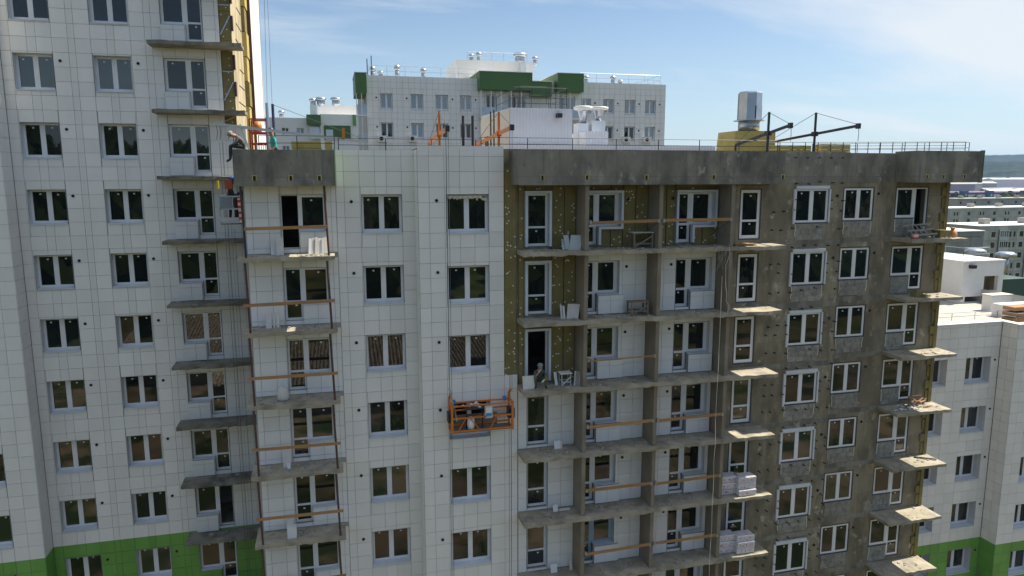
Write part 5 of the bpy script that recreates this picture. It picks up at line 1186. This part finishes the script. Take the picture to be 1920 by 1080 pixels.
t = thing('warehouse', 'long white warehouse with a violet band and blue entrance boxes in the distance', 'warehouse', (700, 560, GROUND))
a = PY(1700, 372, 560); b = PY(2050, 372, 560); zt_ = PY(1850, 360.5, 560).z
mb = MB(); mb.box(a.x, b.x, 560, 620, GROUND, zt_-2.0); mb.build('wall', 'white', t)
mb = MB(); mb.box(a.x, b.x, 559.8, 620, zt_-2.0, zt_); mb.build('violet_band', 'violet', t)
for u in (1811, 1859, 1925):
    c = PY(u, 366, 556); mb = MB(); mb.box(c.x-2.9, c.x+2.9, 556, 561, GROUND, zt_+1.6); o = mb.build('entrance_box', 'darkblue', t)
    mb = MB(); mb.box(c.x-.8, c.x+.8, 555.8, 555.99, zt_-3.6, zt_-1.8); mb.build('sign_square', 'white', o)
rng = random.Random(21)
kinds = (('small pale house in the far town', 'white'), ('grey roofed shed in the far town', 'greypanel'), ('long low hall with a light roof in the far town', 'panel'))
for i in range(230):
    yy = 600+1320*rng.random()**1.3; u = rng.uniform(1740, 2010); d_ = ray(u, 350); x = d_.x/d_.y*yy
    w, dp, h = rng.uniform(10, 60), rng.uniform(10, 22), rng.choice((5, 7, 9, 12, 15, 22, 26)); kd = rng.choice((0, 1, 2, 2))
    t = thing('far_building', kinds[kd][0], 'building', (x, yy, GROUND), 'far town buildings type %d' % kd)
    mb = MB(); mb.box(x-w/2, x+w/2, yy, yy+dp, GROUND, GROUND+h); mb.build('wall', kinds[kd][1], t)
    mb = MB(); mb.hexa([(x-w/2-.4, yy-.4, GROUND+h), (x+w/2+.4, yy-.4, GROUND+h), (x+w/2+.4, yy+dp+.4, GROUND+h), (x-w/2-.4, yy+dp+.4, GROUND+h), (x-w/2, yy+dp*.4, GROUND+h+1.5), (x+w/2, yy+dp*.4, GROUND+h+1.5), (x+w/2, yy+dp*.6, GROUND+h+1.5), (x-w/2, yy+dp*.6, GROUND+h+1.5)]); mb.build('roof', rng.choice(('white', 'mortar', 'galv', 'violet')), t)

# ------------------------------------------------------------------ hills all round and woods
import mathutils.noise as mno
def ring(name, r1, r2, hmin, hmax, seed, n=1500):
    mb = MB(); pr = []
    for i in range(n):
        a = 2*math.pi*i/n; q_ = mno.noise(Vector((math.cos(a)*3+seed, math.sin(a)*3, seed)))*.5+.5+.25*mno.noise(Vector((math.cos(a)*11, math.sin(a)*11+seed, 0)))+.10*mno.noise(Vector((math.cos(a)*60, math.sin(a)*60, seed)))+.10*mno.noise(Vector((math.cos(a)*240, math.sin(a)*240, seed)))
        h = hmin+(hmax-hmin)*max(0, min(1, q_)); pr.append([(r1*math.cos(a), r1*math.sin(a), GROUND-.5), ((r1*.6+r2*.4)*math.cos(a), (r1*.6+r2*.4)*math.sin(a), GROUND+(h-GROUND)*.55), (r2*math.cos(a), r2*math.sin(a), h), (r2*1.2*math.cos(a), r2*1.2*math.sin(a), GROUND-.5)])
    for i in range(n):
        p0, p1 = pr[i], pr[(i+1) % n]
        for j in range(3): mb.quad(p1[j], p0[j], p0[j+1], p1[j+1])
    return mb.build(name, 'farforest', kind='structure', smooth=False)
ring('wooded_hills', 1950, 2700, 34, 60, 3.3); ring('distant_hills', 3300, 4300, 92, 116, 8.1)
# near slope in front of the facades (behind the viewer), mirrored in the windows
mb = MB(); nx_, ny_ = 40, 16
gp = [[(-420+840*i/nx_, -70-330*j/ny_, GROUND-.3+(34*min(1, j/11)+4*mno.noise(Vector((i*.3, j*.3, 0))) if j else 0)) for j in range(ny_+1)] for i in range(nx_+1)]
for i in range(nx_):
    for j in range(ny_): mb.quad(gp[i][j], gp[i][j+1], gp[i+1][j+1], gp[i+1][j])
mb.build('slope', 'ground', kind='structure')
rng = random.Random(5); mb = MB()
def tree(mb, x, y, z, h, r):
    k = 7; lv_ = [(.10, .25), (.75, .30), (1.0, .48), (.85, .66), (.5, .85), (.08, 1.0)]; i0 = len(mb.v)
    for rr, zz_ in lv_:
        for q_ in range(k):
            a = 2*math.pi*q_/k+rng.uniform(-.3, .3); e = r*rr*rng.uniform(.72, 1.28); mb.v.append((x+e*math.cos(a), y+e*math.sin(a), z+h*(zz_+rng.uniform(-.05, .05))))
    for j in range(len(lv_)-1):
        for q_ in range(k): mb.f.append((i0+j*k+q_, i0+j*k+(q_+1) % k, i0+(j+1)*k+(q_+1) % k, i0+(j+1)*k+q_)); mb.mi.append(0)
    mb.tube((x, y, z), (x, y, z+h*.4), .22, .15, 5)
for _ in range(1500):
    x, y = rng.uniform(-330, 330), -72-rng.random()**1.3*240
    if abs(x-3) < 34 and y > -88: continue
    z = GROUND+34*min(1, (-70-y)/225); h = rng.uniform(12, 21); tree(mb, x, y, z, h, h*rng.uniform(.2, .32))
mb.build('woods', 'forest', kind='stuff')
mb = MB()
for _ in range(700):
    u = rng.uniform(1700, 2050); yy = rng.uniform(380, 2000); d_ = ray(u, 350); x = d_.x/d_.y*yy; h = rng.uniform(8, 17); tree(mb, x, yy, GROUND, h, h*.4)
mb.build('town_trees', 'forest', kind='stuff')
t = thing('shed', 'long low shed with a brown ribbed roof facing the facades across the yard', 'shed', (0, -44, GROUND))
mb = MB(); mb.box(-28, 28, -56, -34, GROUND, -25.5); mb.build('wall', 'oldwood', t)
mb = MB(); mb.hexa([(-28.5, -57, -25.5), (28.5, -57, -25.5), (28.5, -33, -25.5), (-28.5, -33, -25.5), (-28.5, -57, -23.4), (28.5, -57, -23.4), (28.5, -33, -25.3), (-28.5, -33, -25.3)]); o = mb.build('roof', 'shedroof', t)
mb = MB()
for i in range(110): x = -28+.5*i; mb.hexa([(x, -57, -23.39), (x+.3, -57, -23.39), (x+.3, -33, -25.29), (x, -33, -25.29), (x+.08, -57, -23.2), (x+.22, -57, -23.2), (x+.22, -33, -25.1), (x+.08, -33, -25.1)])
mb.build('roof_ribs', 'ribs', o, kind='stuff')

# ------------------------------------------------------------------ haze
mb = MB(); mb.box(-6100, 6600, -6100, 6600, GROUND-1.5, 175)
hm = D.materials.new('haze'); hm.use_nodes = True; nth = hm.node_tree; nth.nodes.remove(nth.nodes['Principled BSDF'])
pv = nth.nodes.new('ShaderNodeVolumePrincipled'); pv.inputs['Color'].default_value = (0.36, 0.60, 1.0, 1); pv.inputs['Density'].default_value = 0.00008; pv.inputs['Anisotropy'].default_value = 0.2
nth.links.new(pv.outputs[0], nth.nodes['Material Output'].inputs['Volume'])
mb.build('haze', hm, kind='stuff')
for o in D.objects:
    if 'base' in o.keys(): del o['base']
